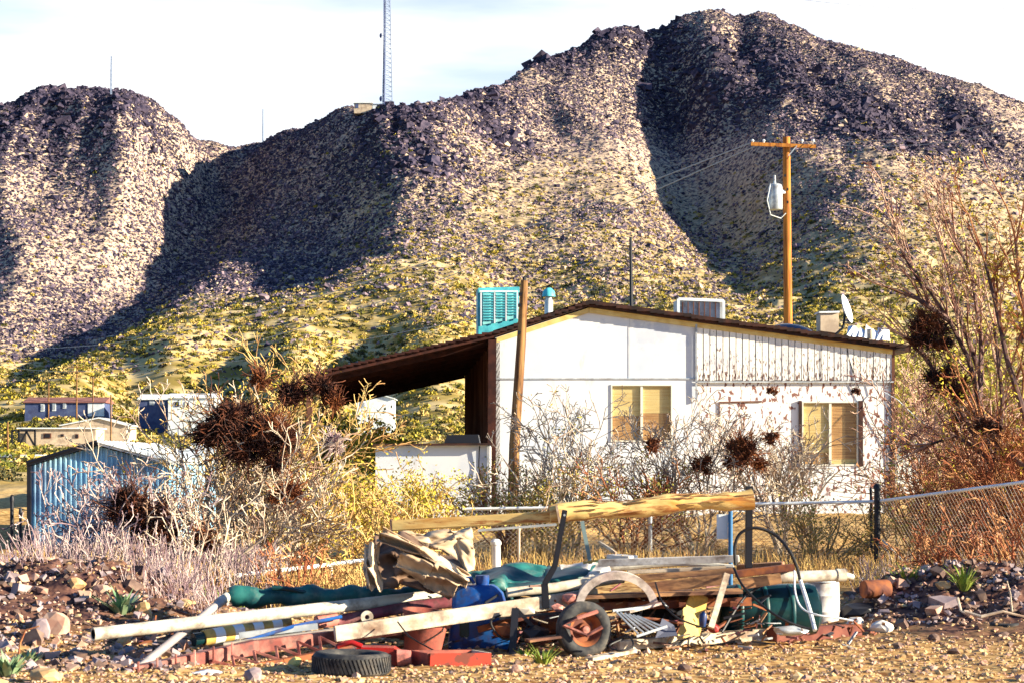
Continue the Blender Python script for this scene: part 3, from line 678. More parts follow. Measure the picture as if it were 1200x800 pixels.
# low white shed beside the corner
LS = thing('low_shed', 'low white plank shed with dark flat roof left of the house corner', 'shed', wpt(525, 600, 36))
def lw(px, py, Y=36.0): return wpt(px, py, Y)
lsw = MB().prism([lw(440,612), lw(574,612), lw(574,521), lw(440,522)], (0,2.4,0)); lsw.build('wall', M_white, LS)
MB().prism([lw(436,522,35.85), lw(577,521,35.85), lw(577,518.5,35.85), lw(436,519.5,35.85)], (0,2.7,0)).build('roof', M_roof, LS)
MB().prism([lw(520,518.5,36.1), lw(562,518.5,36.1), lw(560,508.5,36.1), lw(524,509,36.1)], (0,1.6,0)).build('water_tank', M_black, LS)
MB().tube([lw(562,522,35.95), lw(561,545,35.97), lw(563,560,35.95), lw(566,580,35.97), lw(567,600,35.95)], 0.012, 5).build('drip_line', M_wiredark, LS)
MB().beam(lw(572.5,608,35.97), lw(572.5,521.5,35.97), 0.05, 0.04, up=(0,1,0)).build('corner_board', M_galv, LS)
MB().beam(lw(516,600,35.95), lw(516,575,35.95), 0.05, 0.05, up=(0,1,0)).build('stake', M_pole2, LS)

def post(px, ytop, ybot, Y, r, m, label, nm='fence_post', cat='fence post', grp=None, pxb=None):
    a = wpt(px, ytop, Y); g = wpt(pxb if pxb is not None else px, ybot, Y); g.z = min(g.z, gz(g.x, g.y)-0.05)
    o = MB().tube([g, a], r, 10).lathe([(r*1.25,-0.02),(r*1.25,0.02),(r*0.7,0.055),(0,0.06)], a, n=10).build(nm, m, smooth=True)
    return tag(o, label, cat, grp)
FYY = 27.5; M_oldwire = mat('rusted_fence_wire', (0.20,0.14,0.10), (0.32,0.28,0.25), 5)
def fence(name, label, pts, zt, spacing=0.075, skiprail=False):
    root = thing(name, label, 'fence', (pts[0].x, pts[0].y, 0))
    w = MB()
    for a, b in zip(pts[:-1], pts[1:]):
        Ld = Vector((b.x-a.x, b.y-a.y, 0)).length; n = int(Ld/spacing)
        for i in range(-14, n):
            for s in (0, 1):
                t0, t1 = i*spacing, (i*spacing + zt)
                z0, z1 = (0, 1) if s == 0 else (1, 0)
                # clip to panel
                lo, hi = max(0, t0), min(Ld, t1)
                if hi - lo < 0.02: continue
                f0, f1 = (lo-t0)/(t1-t0), (hi-t0)/(t1-t0)
                za, zb = z0+(z1-z0)*f0, z0+(z1-z0)*f1
                def P(t, z): 
                    q = a.lerp(b, t/Ld); g = gz(q.x, q.y) if False else q_ground(a, b, t/Ld)
                    return Vector((q.x, q.y + (0.006 if s else 0), g + 0.03 + z*(a.lerp(b, t/Ld).z - g - 0.03)))
                w.tube([P(lo, za), P(hi, zb)], 0.0026, 3, cap=False)
    w.build('chain_link_mesh', M_oldwire, root)
    for a, b in zip(pts[:-1], pts[1:]):
        if not skiprail: MB().tube([a, b], 0.022, 8).build('top_rail', M_insul, root, smooth=True)
    return root
def q_ground(a, b, t):
    k = (id(a), id(b))
    if k not in _gc: _gc[k] = (gz(a.x, a.y), gz(b.x, b.y))
    g0, g1 = _gc[k]; return g0 + (g1-g0)*t
_gc = {}
P0, P1, P2, P3 = wpt(545,596,27.9), wpt(762,592.5,27.7), wpt(1028,587,FYY), wpt(1225,561,24)
fence('chain_link_fence', 'chain link fence with white top rail in front of the house', [P0, P1, P2], 1.05)
fence('chain_link_fence', 'chain link fence stretch running right behind the bare tree', [P2, P3], 1.05)
post(1028, 571, 676, FYY-0.06, 0.045, M_black, 'thick dark fence post with pointed cap right of the white barrel')
post(1020.5, 575, 590, FYY+0.1, 0.018, M_black, 'short thin iron stub beside the thick dark post', 'iron_stub', 'stub')
post(581, 636, 668, 26.5, 0.06, M_insul, 'short white post under the long yellow beam', pxb=582)
post(608, 620, 668, 27.8, 0.02, M_tan, 'thin pale stake beside the short white post')
post(762, 592, 672, 27.9, 0.03, M_galv, 'grey fence post among the central bare shrubs')
post(14, 585, 690, 23.5, 0.022, M_black, 'thin dark post standing left of the pale blue shed')
post(24, 600, 700, 22.5, 0.016, M_black, 'thinner dark rod nearest to the left edge shed corner')
bc = thing('brace_rod', 'slanting metal brace rods leaning on the thick dark fence post', 'brace', wpt(1046,660,27.2))
MB().tube([wpt(1034,632,27.3), wpt(1066,665,27.0)], 0.012, 6).build('rod', M_galv, bc)
MB().tube([wpt(1034,636,27.3), wpt(1052,668,27.0)], 0.012, 6).build('rod', M_tan, bc)
# old white rail along the left thicket
lr = thing('fence_rail', 'long sagging white rail running through the left thicket', 'rail', wpt(290,690,22))
MB().tube([wpt(138,696,20.6), wpt(200,687,21.2), wpt(290,672,22), wpt(370,663,22.7), wpt(435,655,23.3)], 0.024, 8).build('rail', M_insul, lr, smooth=True)
for x, y, Y in ((195,688,21.2),(388,660,23)): MB().tube([wpt(x,y,Y), wpt(x,y+26,Y)], 0.02, 6).build('leg', M_galv, lr)
# white sign and blue post
post(856, 594, 690, 19.5, 0.022, mat('blue_post',(0.05,0.16,0.33)), 'narrow blue metal post beside the white sign', 'metal_post', 'post')
sg = thing('blank_sign', 'small blank white board standing against the blue post', 'sign', wpt(846,633,19.6))
MB().prism([wpt(840,631,19.55), wpt(853,631,19.55), wpt(853,602,19.55), wpt(840,602,19.55)], (0,0.02,0)).build('board', M_insul, sg)
MB().prism([wpt(853.5,631,19.52), wpt(857,631,19.6), wpt(857,602,19.6), wpt(853.5,602,19.52)], (0,0.02,0)).build('edge_strip', mat('blue_edge',(0.1,0.3,0.5)), sg)

# ------------------------------------------------------------------ pale blue corrugated shed
SY = 31.0
shd = thing('corrugated_shed', 'pale blue corrugated metal shed behind the bare shrubs on the left', 'shed', wpt(110, 640, SY))
cw = MB(); X0, X1, XR = 34.0, 196.0, 114.0
def stop_(x): return 546 + (522-546)*(x-X0)/(XR-X0) if x < XR else 522 + (544-522)*(x-XR)/(X1-XR)
n_c = 108
xs = [X0 + (X1-X0)*i/n_c for i in range(n_c+1)]
V_, F_ = [], []
for i, x in enumerate(xs):
    off = 0.02*(1 if (i//2) % 2 else -1)
    V_ += [wpt(x, 690, SY+off), wpt(x, stop_(x), SY+off)]
for i in range(n_c): F_.append((2*i, 2*i+2, 2*i+3, 2*i+1))
cw.add(V_, F_); cw.build('front_wall', M_shed, shd)
for x in (X0, X1): MB().prism([wpt(x,690,SY), wpt(x,stop_(x),SY), wpt(x,stop_(x),SY)+Vector((0,5,0)), wpt(x,690,SY)+Vector((0,5,0))], (0.04 if x == X0 else -0.04,0,0)).build('side_wall', M_shed, shd)
MB().prism([wpt(X0,690,SY)+Vector((0,5,0)), wpt(X1,690,SY)+Vector((0,5,0)), wpt(X1,stop_(X1),SY)+Vector((0,5,0)), wpt(XR,stop_(XR),SY)+Vector((0,5,0)), wpt(X0,stop_(X0),SY)+Vector((0,5,0))], (0,0.04,0)).build('back_wall', M_shed, shd)
for (xa, xb, m_) in ((X0-3, XR, M_black), (XR, X1+3, M_insul)):
    ya, yb = stop_(max(xa,X0)) + (1 if xa < X0 else 0) - 1.4, stop_(min(xb,X1)) + (1 if xb > X1 else 0) - 1.4
    A, B = wpt(xa, ya, SY-0.15), wpt(xb, yb, SY-0.15)
    rs = MB().prism([A, B, B+Vector((0,0,0.04)), A+Vector((0,0,0.04))], (0,5.3,0))
    for j in range(18):
        y_ = j*0.3; rs.tube([A+Vector((0,y_,0.05)), B+Vector((0,y_,0.05))], 0.03, 5)
    rs.build('roof', m_, shd)
MB().beam(wpt(X0+0.2,690,SY-0.06), wpt(X0+0.2,545,SY-0.06), 0.06, 0.06, up=(0,1,0)).build('corner_post', M_black, shd)
# a heap of corrugated sheet leaning on the far side of it
cs = thing('corrugated_awning', 'striped corrugated awning on dark posts right of the blue shed', 'awning', wpt(222,560,33.5))
A, B = wpt(200,546,33), wpt(246,536,33); aw = MB().prism([A, B, B+Vector((0,0,0.03)), A+Vector((0,0,0.03))], (0,2.2,0.35))
for j in range(9): aw.tube([A+Vector((0,j*0.26,0.045+j*0.041)), B+Vector((0,j*0.26,0.045+j*0.041))], 0.03, 5)
aw.build('sheet', M_insul, cs)
for x in (203, 243): MB().beam(wpt(x,620,33.3), wpt(x,546 if x < 220 else 537,33.3), 0.07, 0.07, up=(0,1,0)).build('post', M_black, cs)

# ------------------------------------------------------------------ far houses
def far_house(label, x0, x1, ytop, ybot, Y, wallm, roofm, rise=0.0, depth=7, wins=(), winm=None, name='house', cat='house', eave=0.3, roof_th=0.18, endx=None, endm=None, peak=None, doorat=None):
    A, B = wpt(x0, ybot, Y), wpt(x1, ybot, Y); T0, T1 = wpt(x0, ytop, Y), wpt(x1, ytop, Y)
    zb = min(gz(A.x, A.y), gz(B.x, B.y), A.z) - 0.6
    root = thing(name, label, cat, ((A.x+B.x)/2, Y, zb))
    A.z = zb; B.z = zb; dv = Vector((0, depth, 0)); h0 = T0.z
    MB().prism([A, B, Vector((B.x,B.y,h0)), Vector((A.x,A.y,h0))], dv).build('wall', wallm, root)
    e = eave
    if peak is not None:          # gable end faces the camera
        P = wpt(peak, ytop - rise, Y)
        MB().prism([Vector((A.x,A.y-0.02,h0)), Vector((B.x,B.y-0.02,h0)), Vector((P.x, Y-0.02, P.z))], dv).build('gable', wallm, root)
        rm = MB()
        for q, s in ((A, -1), (B, 1)):
            E = Vector((q.x + s*e, Y-e, h0 - 0.1)); T = Vector((P.x, Y-e, P.z + 0.02))
            rm.prism([E, T, T+Vector((0,0,roof_th)), E+Vector((0,0,roof_th))], dv + Vector((0,2*e,0)))
        rm.build('roof', roofm, root)
    else:                         # ridge runs across the view
        rz = (rise/FPX)*Y; L0, R0 = A.x-e, B.x+e
        MB().prism([Vector((L0,Y-e,h0)), Vector((L0,Y-e,h0+roof_th)), Vector((L0,Y+depth/2,h0+roof_th+rz)), Vector((L0,Y+depth+e,h0+roof_th)), Vector((L0,Y+depth+e,h0))], (R0-L0,0,0)).build('roof', roofm, root)
    for (a, b, c, d) in wins:
        f = MB().prism([wpt(a,d,Y-0.1), wpt(b,d,Y-0.1), wpt(b,c,Y-0.1), wpt(a,c,Y-0.1)], (0,0.09,0)).build('window', M_insul if winm is None else winm, root)
        ix = (b-a)*0.16; iy = (d-c)*0.14
        MB().prism([wpt(a+ix,d-iy,Y-0.14), wpt(b-ix,d-iy,Y-0.14), wpt(b-ix,c+iy,Y-0.14), wpt(a+ix,c+iy,Y-0.14)], (0,0.05,0)).build('pane', M_galv if winm is None else M_black, f)
    if endx:
        MB().prism([wpt(endx,ybot,Y-0.12), wpt(x1,ybot,Y-0.12), wpt(x1,ytop+0.6,Y-0.12), wpt(endx,ytop+0.6,Y-0.12)], (0,0.1,0)).build('end_wall', endm, root)
    return root
far_house('long dark blue mobile home with red brown roof and cream end wall', 29, 122, 471.5, 487, 350, M_blue, M_redroof, rise=6, wins=((47.5,52,472.5,481.5),(61,65.5,472,481),(73.5,77.5,471.5,478)), endx=103, endm=M_insul)
far_house('low dark house with pale blue white roof right of the mobile home', 163, 205, 468, 484, 345, M_blue, M_insul, rise=6, wins=((175,181,470,474),(188,193,470,474)))
far_house('white cottage partly behind the tall bare shrub', 197, 252, 466, 483, 338, M_insul, M_insul, rise=5, wins=((205,210,470,476),(217,221,470,476)), winm=M_blue)
far_house('white building with broad pale gable roof behind the long tan building', 72, 148, 498, 512, 300, M_tan, M_insul, rise=8, peak=116, depth=8, wins=((90,96,500,505),))
dh = far_house('long tan building with thin flat roof and dark framed bay', 22, 112, 502, 525, 285, M_tan, M_insul, rise=0, depth=6, wins=((51,60,507,513),(88,92,508,513),(71,75,508,511)), winm=M_brown)
f = MB()
for a, b in (((22,525),(22,503)),((41,525),(41,503)),((22,523),(31,505)),((31,505),(41,523)),((14,525),(14,503)),((14,504),(41,504))): f.beam(wpt(*a,284.5), wpt(*b,284.5), 0.25, 0.25, up=(0,1,0) if a[0]!=b[0] or True else None)
f.build('bay_frame', M_black, dh)
ch = far_house('open tan carport building with thin white roof at the left edge', -30, 37, 535, 558, 150, M_brown, M_insul, rise=0, depth=6)
MB().prism([wpt(-30,558,149.8), wpt(9,558,149.8), wpt(9,542,149.8), wpt(-30,542,149.8)], (0,0.15,0)).build('garage_wall', M_insul, ch)
MB().prism([wpt(37,542,149.8), wpt(66,544,149.8), wpt(66,534,149.8), wpt(37,533,149.8)], (0,4,0)).build('parapet', M_tan, ch)
for x in (18, 36): MB().beam(wpt(x,560,149.6), wpt(x,535,149.6), 0.12, 0.12, up=(0,1,0)).build('post', M_insul, ch)
far_house('small white gabled house seen under the left end of the carport roof', 417, 460, 466.5, 482, 330, M_insul, M_insul, rise=5.5, peak=440, depth=9, wins=((424,428,470,477),))
far_house('long white mobile home seen under the carport beside the brown wall', 478, 548, 451, 463, 390, M_insul, M_insul, rise=3, wins=((490,493,454,459),(505,508,454,459),(522,526,454,459)), winm=M_blue, depth=6)
far_house('white block outbuilding half hidden right of the house', 1052, 1088, 506, 580, 52, M_insul, M_tan, rise=2, depth=3, wins=((1058,1064,520,532),), winm=M_brown, name='outbuilding', cat='outbuilding', eave=0.05, roof_th=0.05)
# far pale car at the left edge
c0 = wpt(3, 562, 140); car = thing('parked_car', 'tiny white car under the carport at the left edge', 'car', (c0.x, c0.y, gz(c0.x,c0.y)))
zc = c0.z
MB().prism([(c0.x-2,140,zc+0.3),(c0.x+2,140,zc+0.3),(c0.x+2.05,140,zc+0.75),(c0.x+1.2,140,zc+0.9),(c0.x-1.9,140,zc+0.9)], (0,1.7,0)).build('body', M_insul, car, bevel=0.08)
MB().prism([(c0.x-1.5,140.15,zc+0.9),(c0.x+0.9,140.15,zc+0.9),(c0.x+0.3,140.15,zc+1.35),(c0.x-1.2,140.15,zc+1.35)], (0,1.4,0)).build('cabin', M_galv, car, bevel=0.05)
for s in (-1.2, 1.25):
    for yy in (139.95, 141.6): MB().lathe([(0,0),(0.3,0),(0.3,0.18),(0,0.18)], (c0.x+s, yy, zc+0.3), ax=(0,1,0), n=16).build('wheel', M_black, car)
# poles in the valley
def smallpole(px, yt, yb, Y, label, r=0.16, arm=0):
    a = wpt(px, yt, Y); g = wpt(px, yb, Y); g.z = min(g.z, gz(g.x, g.y)) - 0.2
    t = thing('utility_pole', label, 'utility pole', g)
    MB().tube([g, a], r, 6, r2=r*0.8).build('pole', M_pole2, t)
    if arm:
        for k in range(arm): MB().beam(a + Vector((-1.3,-0.2,-0.3-k*0.8)), a + Vector((1.3,-0.2,-0.3-k*0.8)), 0.15, 0.15).build('crossarm', M_pole2, t)
    return t
smallpole(90, 428, 468, 345, 'distant double crossarm pole above the dark blue mobile home', arm=2)
smallpole(109, 441, 466, 350, 'distant plain pole above the right end of the mobile home')
smallpole(57, 448, 468, 350, 'distant short pole above the left part of the mobile home roof')
smallpole(130, 462, 522, 240, 'thin dark pole rising just behind the blue shed ridge', r=0.12)
smallpole(9, 494, 528, 240, 'brown pole left of the long tan building', r=0.14)

# ------------------------------------------------------------------ masts on the hill
def lattice(px, ytop, ybot, Y, w0, w1, label, dishes=()):
    b = wpt(px, ybot, Y); b.z = gz(b.x, b.y) - 0.5; Ht = wpt(px, ytop, Y).z - b.z
    t = thing('lattice_mast', label, 'radio mast', b)
    def P(k, z):
        w = w0 + (w1-w0)*z/Ht; th = k*2*math.pi/3 + 0.3; return b + Vector((math.cos(th)*w/2, math.sin(th)*w/2, z))
    for k in range(3): MB().tube([P(k,0), P(k,Ht)], 0.20 if w0 > 2 else 0.16, 5).build('leg', M_mast, t)
    br = MB(); z = 0.0
    while z < Ht - 1.5:
        st = 1.9
        for k in range(3):
            br.tube([P(k,z), P((k+1) % 3, min(Ht, z+st))], 0.10, 3, cap=False); br.tube([P(k,z), P((k+1) % 3, z)], 0.08, 3, cap=False)
        z += st
    br.build('bracing', M_mast, t)
    for (dx, y, r) in dishes:
        c = wpt(px+dx, y, Y-0.6)
        MB().lathe([(0,0.35),(r*0.6,0.3),(r,0.0),(r,-0.25),(0,-0.25)], c, ax=(-0.9,-0.35,0), n=16).build('dish', M_blue, t, smooth=True)
        MB().tube([c, wpt(px-2, y, Y)], 0.12, 5).build('bracket', M_mast, t)
    return t
M_mast = mat('pale_mast_steel', (0.16,0.21,0.32), rough=0.5)
tw = lattice(453, -45, 128, 475*K, 4.8, 1.8, 'tall pale lattice radio tower with small dishes on the middle ridge', ((-7, 42, 1.0), (-7, 116, 1.1)))
b = wpt(450,127,470*K)
MB().tube([b, wpt(450.5,-45,470*K)], 0.30, 6).build('feeder_cable', M_blue, tw)
lattice(130, 66, 99, 482*K, 0.7, 0.4, 'slim mast on top of the left hill')
lattice(308, 128, 148, 560*K, 0.6, 0.3, 'faint short mast in the saddle between the hills')
hb = thing('equipment_hut', 'small pale equipment hut at the foot of the radio tower', 'hut', wpt(425,128,478*K))
Yh = 474*K
MB().prism([wpt(415,133,Yh), wpt(436,133,Yh), wpt(436,121,Yh), wpt(415,121,Yh)], (0,6,0)).build('wall', M_tan, hb)
MB().prism([wpt(414,121,Yh-0.4), wpt(437,121,Yh-0.4), wpt(437,119.6,Yh-0.4), wpt(414,119.6,Yh-0.4)], (0,7,0)).build('roof', M_insul, hb)
MB().prism([wpt(416.5,127,Yh-0.1), wpt(420,127,Yh-0.1), wpt(420,121.5,Yh-0.1), wpt(416.5,121.5,Yh-0.1)], (0,0.08,0)).build('door', M_blue, hb)
h2 = thing('equipment_hut', 'lower white hut joining the equipment hut to the radio tower', 'hut', wpt(442,128,478*K))
MB().prism([wpt(436.5,133,Yh), wpt(449,133,Yh), wpt(449,122.5,Yh), wpt(436.5,122.5,Yh)], (0,5,0)).build('wall', M_insul, h2)
MB().prism([wpt(436.5,122.5,Yh-0.3), wpt(450,122.5,Yh-0.3), wpt(450,121.7,Yh-0.3), wpt(436.5,121.7,Yh-0.3)], (0,5.6,0)).build('roof', M_galv, h2)
# ------------------------------------------------------------------ bare shrubs and trees
def seg_mesh(name, segs, m, parent=None, nside=3):
    s = np.array([[*a, *b, ra, rb] for a, b, ra, rb in segs]); A, B, ra, rb = s[:,0:3], s[:,3:6], s[:,6], s[:,7]
    d = B - A; d /= np.linalg.norm(d, axis=1, keepdims=True) + 1e-9
    u = np.cross(d, np.array([0.31,0.87,0.39])); u /= np.linalg.norm(u, axis=1, keepdims=True) + 1e-9; v = np.cross(d, u)
    V = []
    for base, r in ((A, ra), (B + d*rb[:,None]*0.5, rb)):
        for k in range(nside):
            t = 2*np.pi*k/nside; V.append(base + (u*np.cos(t) + v*np.sin(t))*r[:,None])
    V = np.stack(V, 1).reshape(-1, 3); n = len(s); F = []
    o = (np.arange(n)*2*nside)[:,None]
    for k in range(nside): F.append(o + np.array([k, (k+1) % nside, (k+1) % nside + nside, k+nside]))
    return npmesh(name, V, np.stack(F, 1).reshape(-1, 4), m, parent)
def uv_(r): 
    v = Vector((r.gauss(0,1), r.gauss(0,1), r.gauss(0,1))); return v.normalized()
def grow(segs, tips, p, d, Lg, r, lvl, o, rr):
    n = max(3, int(Lg/o['step'])); st = Lg/n; r1 = r*o.get('taper', 0.45)
    for i in range(n):
        d = (d + uv_(rr)*o['gnarl'] + Vector((0,0,1))*o['up']*(1 if lvl < 3 else 0.3)).normalized()
        q = p + d*st; ra = r + (r1-r)*i/n; rb = r + (r1-r)*(i+1)/n
        segs[0 if lvl < o.get('split', 2) else 1].append((p, q, max(ra, o['rmin']), max(rb, o['rmin']))); p = q
        if lvl < o['lv'] and i >= n*o.get('bare', 0.25):
            for _ in range(o['kids']):
                if rr.random() < o['prob']:
                    a = uv_(rr); a = (a - d*a.dot(d)).normalized(); an = rr.uniform(*o['ang'])
                    nd = (d*math.cos(an) + a*math.sin(an)).normalized()
                    grow(segs, tips, p, nd, Lg*rr.uniform(*o['ratio'])*(1-0.4*i/n), rb*o.get('kr', 0.6), lvl+1, o, rr)
    tips.append((p, d))
def fuzz(c, R_, n, seed, droop=0.15):
    rr = random.Random(seed); out = []
    lobes = [(Vector(c) + Vector((rr.uniform(-0.9,0.9), rr.uniform(-0.5,0.5), rr.uniform(-0.65,0.65)))*R_, rr.uniform(0.3, 0.8)) for _ in range(6)] + [(Vector(c), 0.9)]
    for _ in range(n):
        lc, lr = rr.choice(lobes); d = (uv_(rr) + Vector((0.2,0,0.25))).normalized(); p = lc + uv_(rr)*R_*0.45*lr*rr.random(); st = R_*lr*rr.uniform(0.10, 0.24)
        for k in range(4):
            d = (d + uv_(rr)*0.45 + Vector((0,0,-droop*0.3))).normalized(); q = p + d*st
            out.append((p, q, 0.009-0.0018*k, 0.0075-0.0018*k)); p = q
    for _ in range(max(10, n//14)):
        d = (uv_(rr) + Vector((0,0,0.2))).normalized(); p = Vector(c) + uv_(rr)*R_*0.5
        for k in range(6):
            d = (d + uv_(rr)*0.35).normalized(); q = p + d*R_*0.24; out.append((p, q, 0.006, 0.005)); p = q
    return out
def leaves(name, pts, size, m, parent, n=5, spread=0.09):
    P = np.array([list(p) for p in pts]); P = np.repeat(P, n, 0) + rng.normal(0, spread, (len(P)*n, 3))
    a = rng.normal(0,1,(len(P),3)); a /= np.linalg.norm(a,axis=1,keepdims=True); b = np.cross(a, rng.normal(0,1,(len(P),3))); b /= np.linalg.norm(b,axis=1,keepdims=True)
    s = size*rng.uniform(0.6,1.4,(len(P),1))
    V = np.stack([P-a*s, P+b*s*0.5, P+a*s, P-b*s*0.5], 1).reshape(-1,3)
    return npmesh(name, V, np.arange(len(V)).reshape(-1,4), m, parent)
T_pale = mat('pale_bleached_twig', (0.60,0.50,0.38), (0.26,0.16,0.11), 3, lo=0.45, hi=0.6)
T_lilac = mat('greyish_twig', (0.20,0.13,0.15), (0.58,0.46,0.42), 3, lo=0.45, hi=0.6)
T_straw = mat('straw_twig', (0.60,0.42,0.15), (0.36,0.20,0.08), 3, lo=0.45, hi=0.6)
T_orange = mat('orange_brown_twig', (0.26,0.08,0.035), (0.58,0.30,0.13), 3, lo=0.45, hi=0.62)
T_red = mat('reddish_twig', (0.22,0.09,0.07), (0.66,0.44,0.32), 3, lo=0.42, hi=0.58)
T_dark = mat('dark_bark', (0.06,0.035,0.04), (0.18,0.10,0.08), 8, bump=0.4)
T_clump = mat('dark_brown_clump', (0.018,0.009,0.009), (0.12,0.035,0.015), 8)
T_clump2 = mat('rusty_clump', (0.10,0.03,0.015), (0.22,0.07,0.02), 6)
L_yel = mat('yellow_leaf', (0.55,0.42,0.04), (0.40,0.36,0.05), 3)
L_grn = mat('bright_green_leaf', (0.16,0.24,0.04), (0.28,0.32,0.05), 3)
L_oliv = mat('yellow_olive_leaf', (0.40,0.34,0.06), (0.22,0.22,0.05), 2)
def shrub(label, px, py, Y, height, spread, nstem, mt, seed, clumps_=(), leaf=None, nleaf=0, name='bare_shrub', cat='shrub', o=None, wood=None, lean=0.0):
    rr = random.Random(seed); b = wpt(px, py, Y); b.z = gz(b.x, b.y) - 0.05
    root = thing(name, label, cat, b, 'bare shrubs')
    oo = dict(step=0.15, gnarl=0.27, up=0.03, lv=3, kids=2, prob=0.60, ang=(0.35,1.05), ratio=(0.32,0.62), rmin=0.0062, bare=0.2, split=1, kr=0.6)
    if o: oo.update(o)
    segs = ([], []); tips = []
    for k in range(nstem):
        th = rr.uniform(0, 2*math.pi); t = rr.uniform(0.1, 1)*spread
        d = Vector((math.cos(th)*t + lean, math.sin(th)*t*0.6, 1)).normalized()
        grow(segs, tips, b + Vector((math.cos(th), math.sin(th), 0))*0.12*rr.random(), d, height*rr.uniform(0.6, 0.95), oo.get('r0', 0.022), 0, oo, rr)
    seg_mesh('stems', segs[0], wood or mt, root, 4)
    if segs[1]: seg_mesh('twigs', segs[1], mt, root)
    for (cx, cy, r_, cm) in clumps_:
        seg_mesh('dead_clump', fuzz(wpt(cx, cy, Y-0.25), r_*Y/FPX, int(34*r_)+450, seed+cx), cm, root)
    if leaf:
        pts = [t[0] for t in tips]; rr.shuffle(pts); leaves('foliage', pts[:nleaf], 0.022, leaf, root, 5, 0.06)
    return root
shrub('large pale bare shrub with a huge dark ball of dead growth, left of the carport', 285, 690, 24.0, 2.3, 0.7, 15, T_pale, 11, ((262,500,36,T_clump),(300,520,40,T_clump),(325,505,24,T_clump2),(338,578,20,T_clump2)), L_yel, 60)
shrub('greyish bare shrub with a dark clump in front of the pale blue shed', 165, 695, 22.5, 1.5, 1.3, 15, T_lilac, 12, ((160,598,33,T_clump),(190,620,22,T_clump),(238,632,16,T_clump2)), None, 0)
shrub('straw coloured bare shrub below the left end of the carport roof', 385, 690, 25.0, 1.55, 1.0, 16, T_straw, 13, ((345,460,19,T_clump),(375,452,18,T_clump),(392,470,13,T_clump2),(388,520,14,T_lilac)), L_yel, 420)
shrub('yellow leafed shrub in front of the low white shed', 470, 665, 27.0, 1.35, 0.9, 16, T_straw, 14, (), L_yel, 900)
shrub('low tangled grey shrub at the corner of the pale blue shed', 80, 695, 21.5, 1.0, 1.4, 14, T_lilac, 15)
shrub('pale straw shrub in the middle of the left thicket below the dark ball', 335, 690, 24.4, 1.6, 1.0, 18, T_pale, 20)
shrub('low orange straw tangle just behind the green rolled tarp', 350, 702, 21.6, 0.75, 1.4, 18, T_orange, 51)
shrub('low pale tangle behind the right part of the rolled tarp', 430, 698, 21.2, 0.6, 1.5, 16, T_straw, 52)
shrub('orange brown shrub growing through the fence left of the right edge', 1110, 690, 23.6, 0.95, 1.1, 13, T_orange, 53)
shrub('sparse tall grey shrub standing before the middle of the pale blue shed', 120, 692, 23.0, 1.55, 0.8, 9, T_lilac, 19)
shrub('pinkish tangled shrub between the blue shed and the large pale shrub', 222, 697, 22.0, 1.3, 1.2, 16, T_pale, 16)
shrub('tall upright leafy shrub rising above the left thicket', 308, 690, 26.5, 2.9, 0.32, 10, T_straw, 17, ((305,445,14,T_clump2),), L_yel, 200)
shrub('straw tangle behind the green rolled tarp', 440, 690, 23.5, 1.25, 1.3, 18, T_straw, 18, (), L_oliv, 100)
shrub('thin pale shrub in front of the left window', 668, 665, 29.2, 2.3, 0.7, 11, T_pale, 21, (), L_yel, 60)
shrub('orange tinged shrub under the thick yellow beam', 735, 668, 28.6, 1.6, 1.1, 16, T_orange, 22, ((765,522,9,T_clump2),), L_oliv, 260)
shrub('wide pale shrub with round rusty clumps before the right wall', 815, 665, 29.5, 2.2, 0.95, 14, T_pale, 23, ((873,532,22,T_clump2),(818,545,13,T_clump2),(868,522,14,T_clump2),(902,515,8,T_clump2)), None, 0)
shrub('pale shrub reaching up to the right window', 920, 662, 30.5, 2.1, 0.8, 12, T_pale, 24, ((1003,458,4,T_clump2),(905,458,5,T_clump2)), None, 0)
shrub('low straw shrub behind the white barrel', 960, 668, 28.4, 1.1, 1.3, 14, T_straw, 25, (), L_oliv, 200)
shrub('leafy vine tangle around the foot of the leaning wooden pole', 600, 668, 29.8, 1.35, 0.45, 14, T_orange, 26, (), L_oliv, 420, name='vine_shrub')
shrub('olive shrub between the wooden pole and the thin pale shrub', 632, 668, 28.8, 1.2, 0.8, 12, T_straw, 27, (), L_oliv, 380)
shrub('reddish orange shrub behind the right fence', 1090, 668, 29.2, 1.6, 0.9, 16, T_orange, 31, ((1125,640,14,T_clump2),), L_oliv, 120)
shrub('dense orange shrub at the foot of the right tree', 1160, 668, 28.2, 1.9, 0.9, 20, T_orange, 32, ((1170,600,18,T_clump2),), L_yel, 60)
shrub('bushy orange shrub at the right edge', 1215, 675, 27.6, 2.2, 0.8, 18, T_orange, 33, (), L_yel, 80)
shrub('straw shrub right of the thick dark fence post', 1052, 672, 27.9, 0.9, 1.2, 14, T_straw, 34, (), L_oliv, 120)

shrub('thin orange shrub growing through the fence at the right edge', 1195, 690, 23.2, 1.1, 0.9, 12, T_orange, 35)
shrub('reddish brown thicket under the crown of the right tree', 1140, 668, 30.5, 2.9, 0.6, 13, T_red, 36, ((1130,500,22,T_clump),), L_yel, 60)
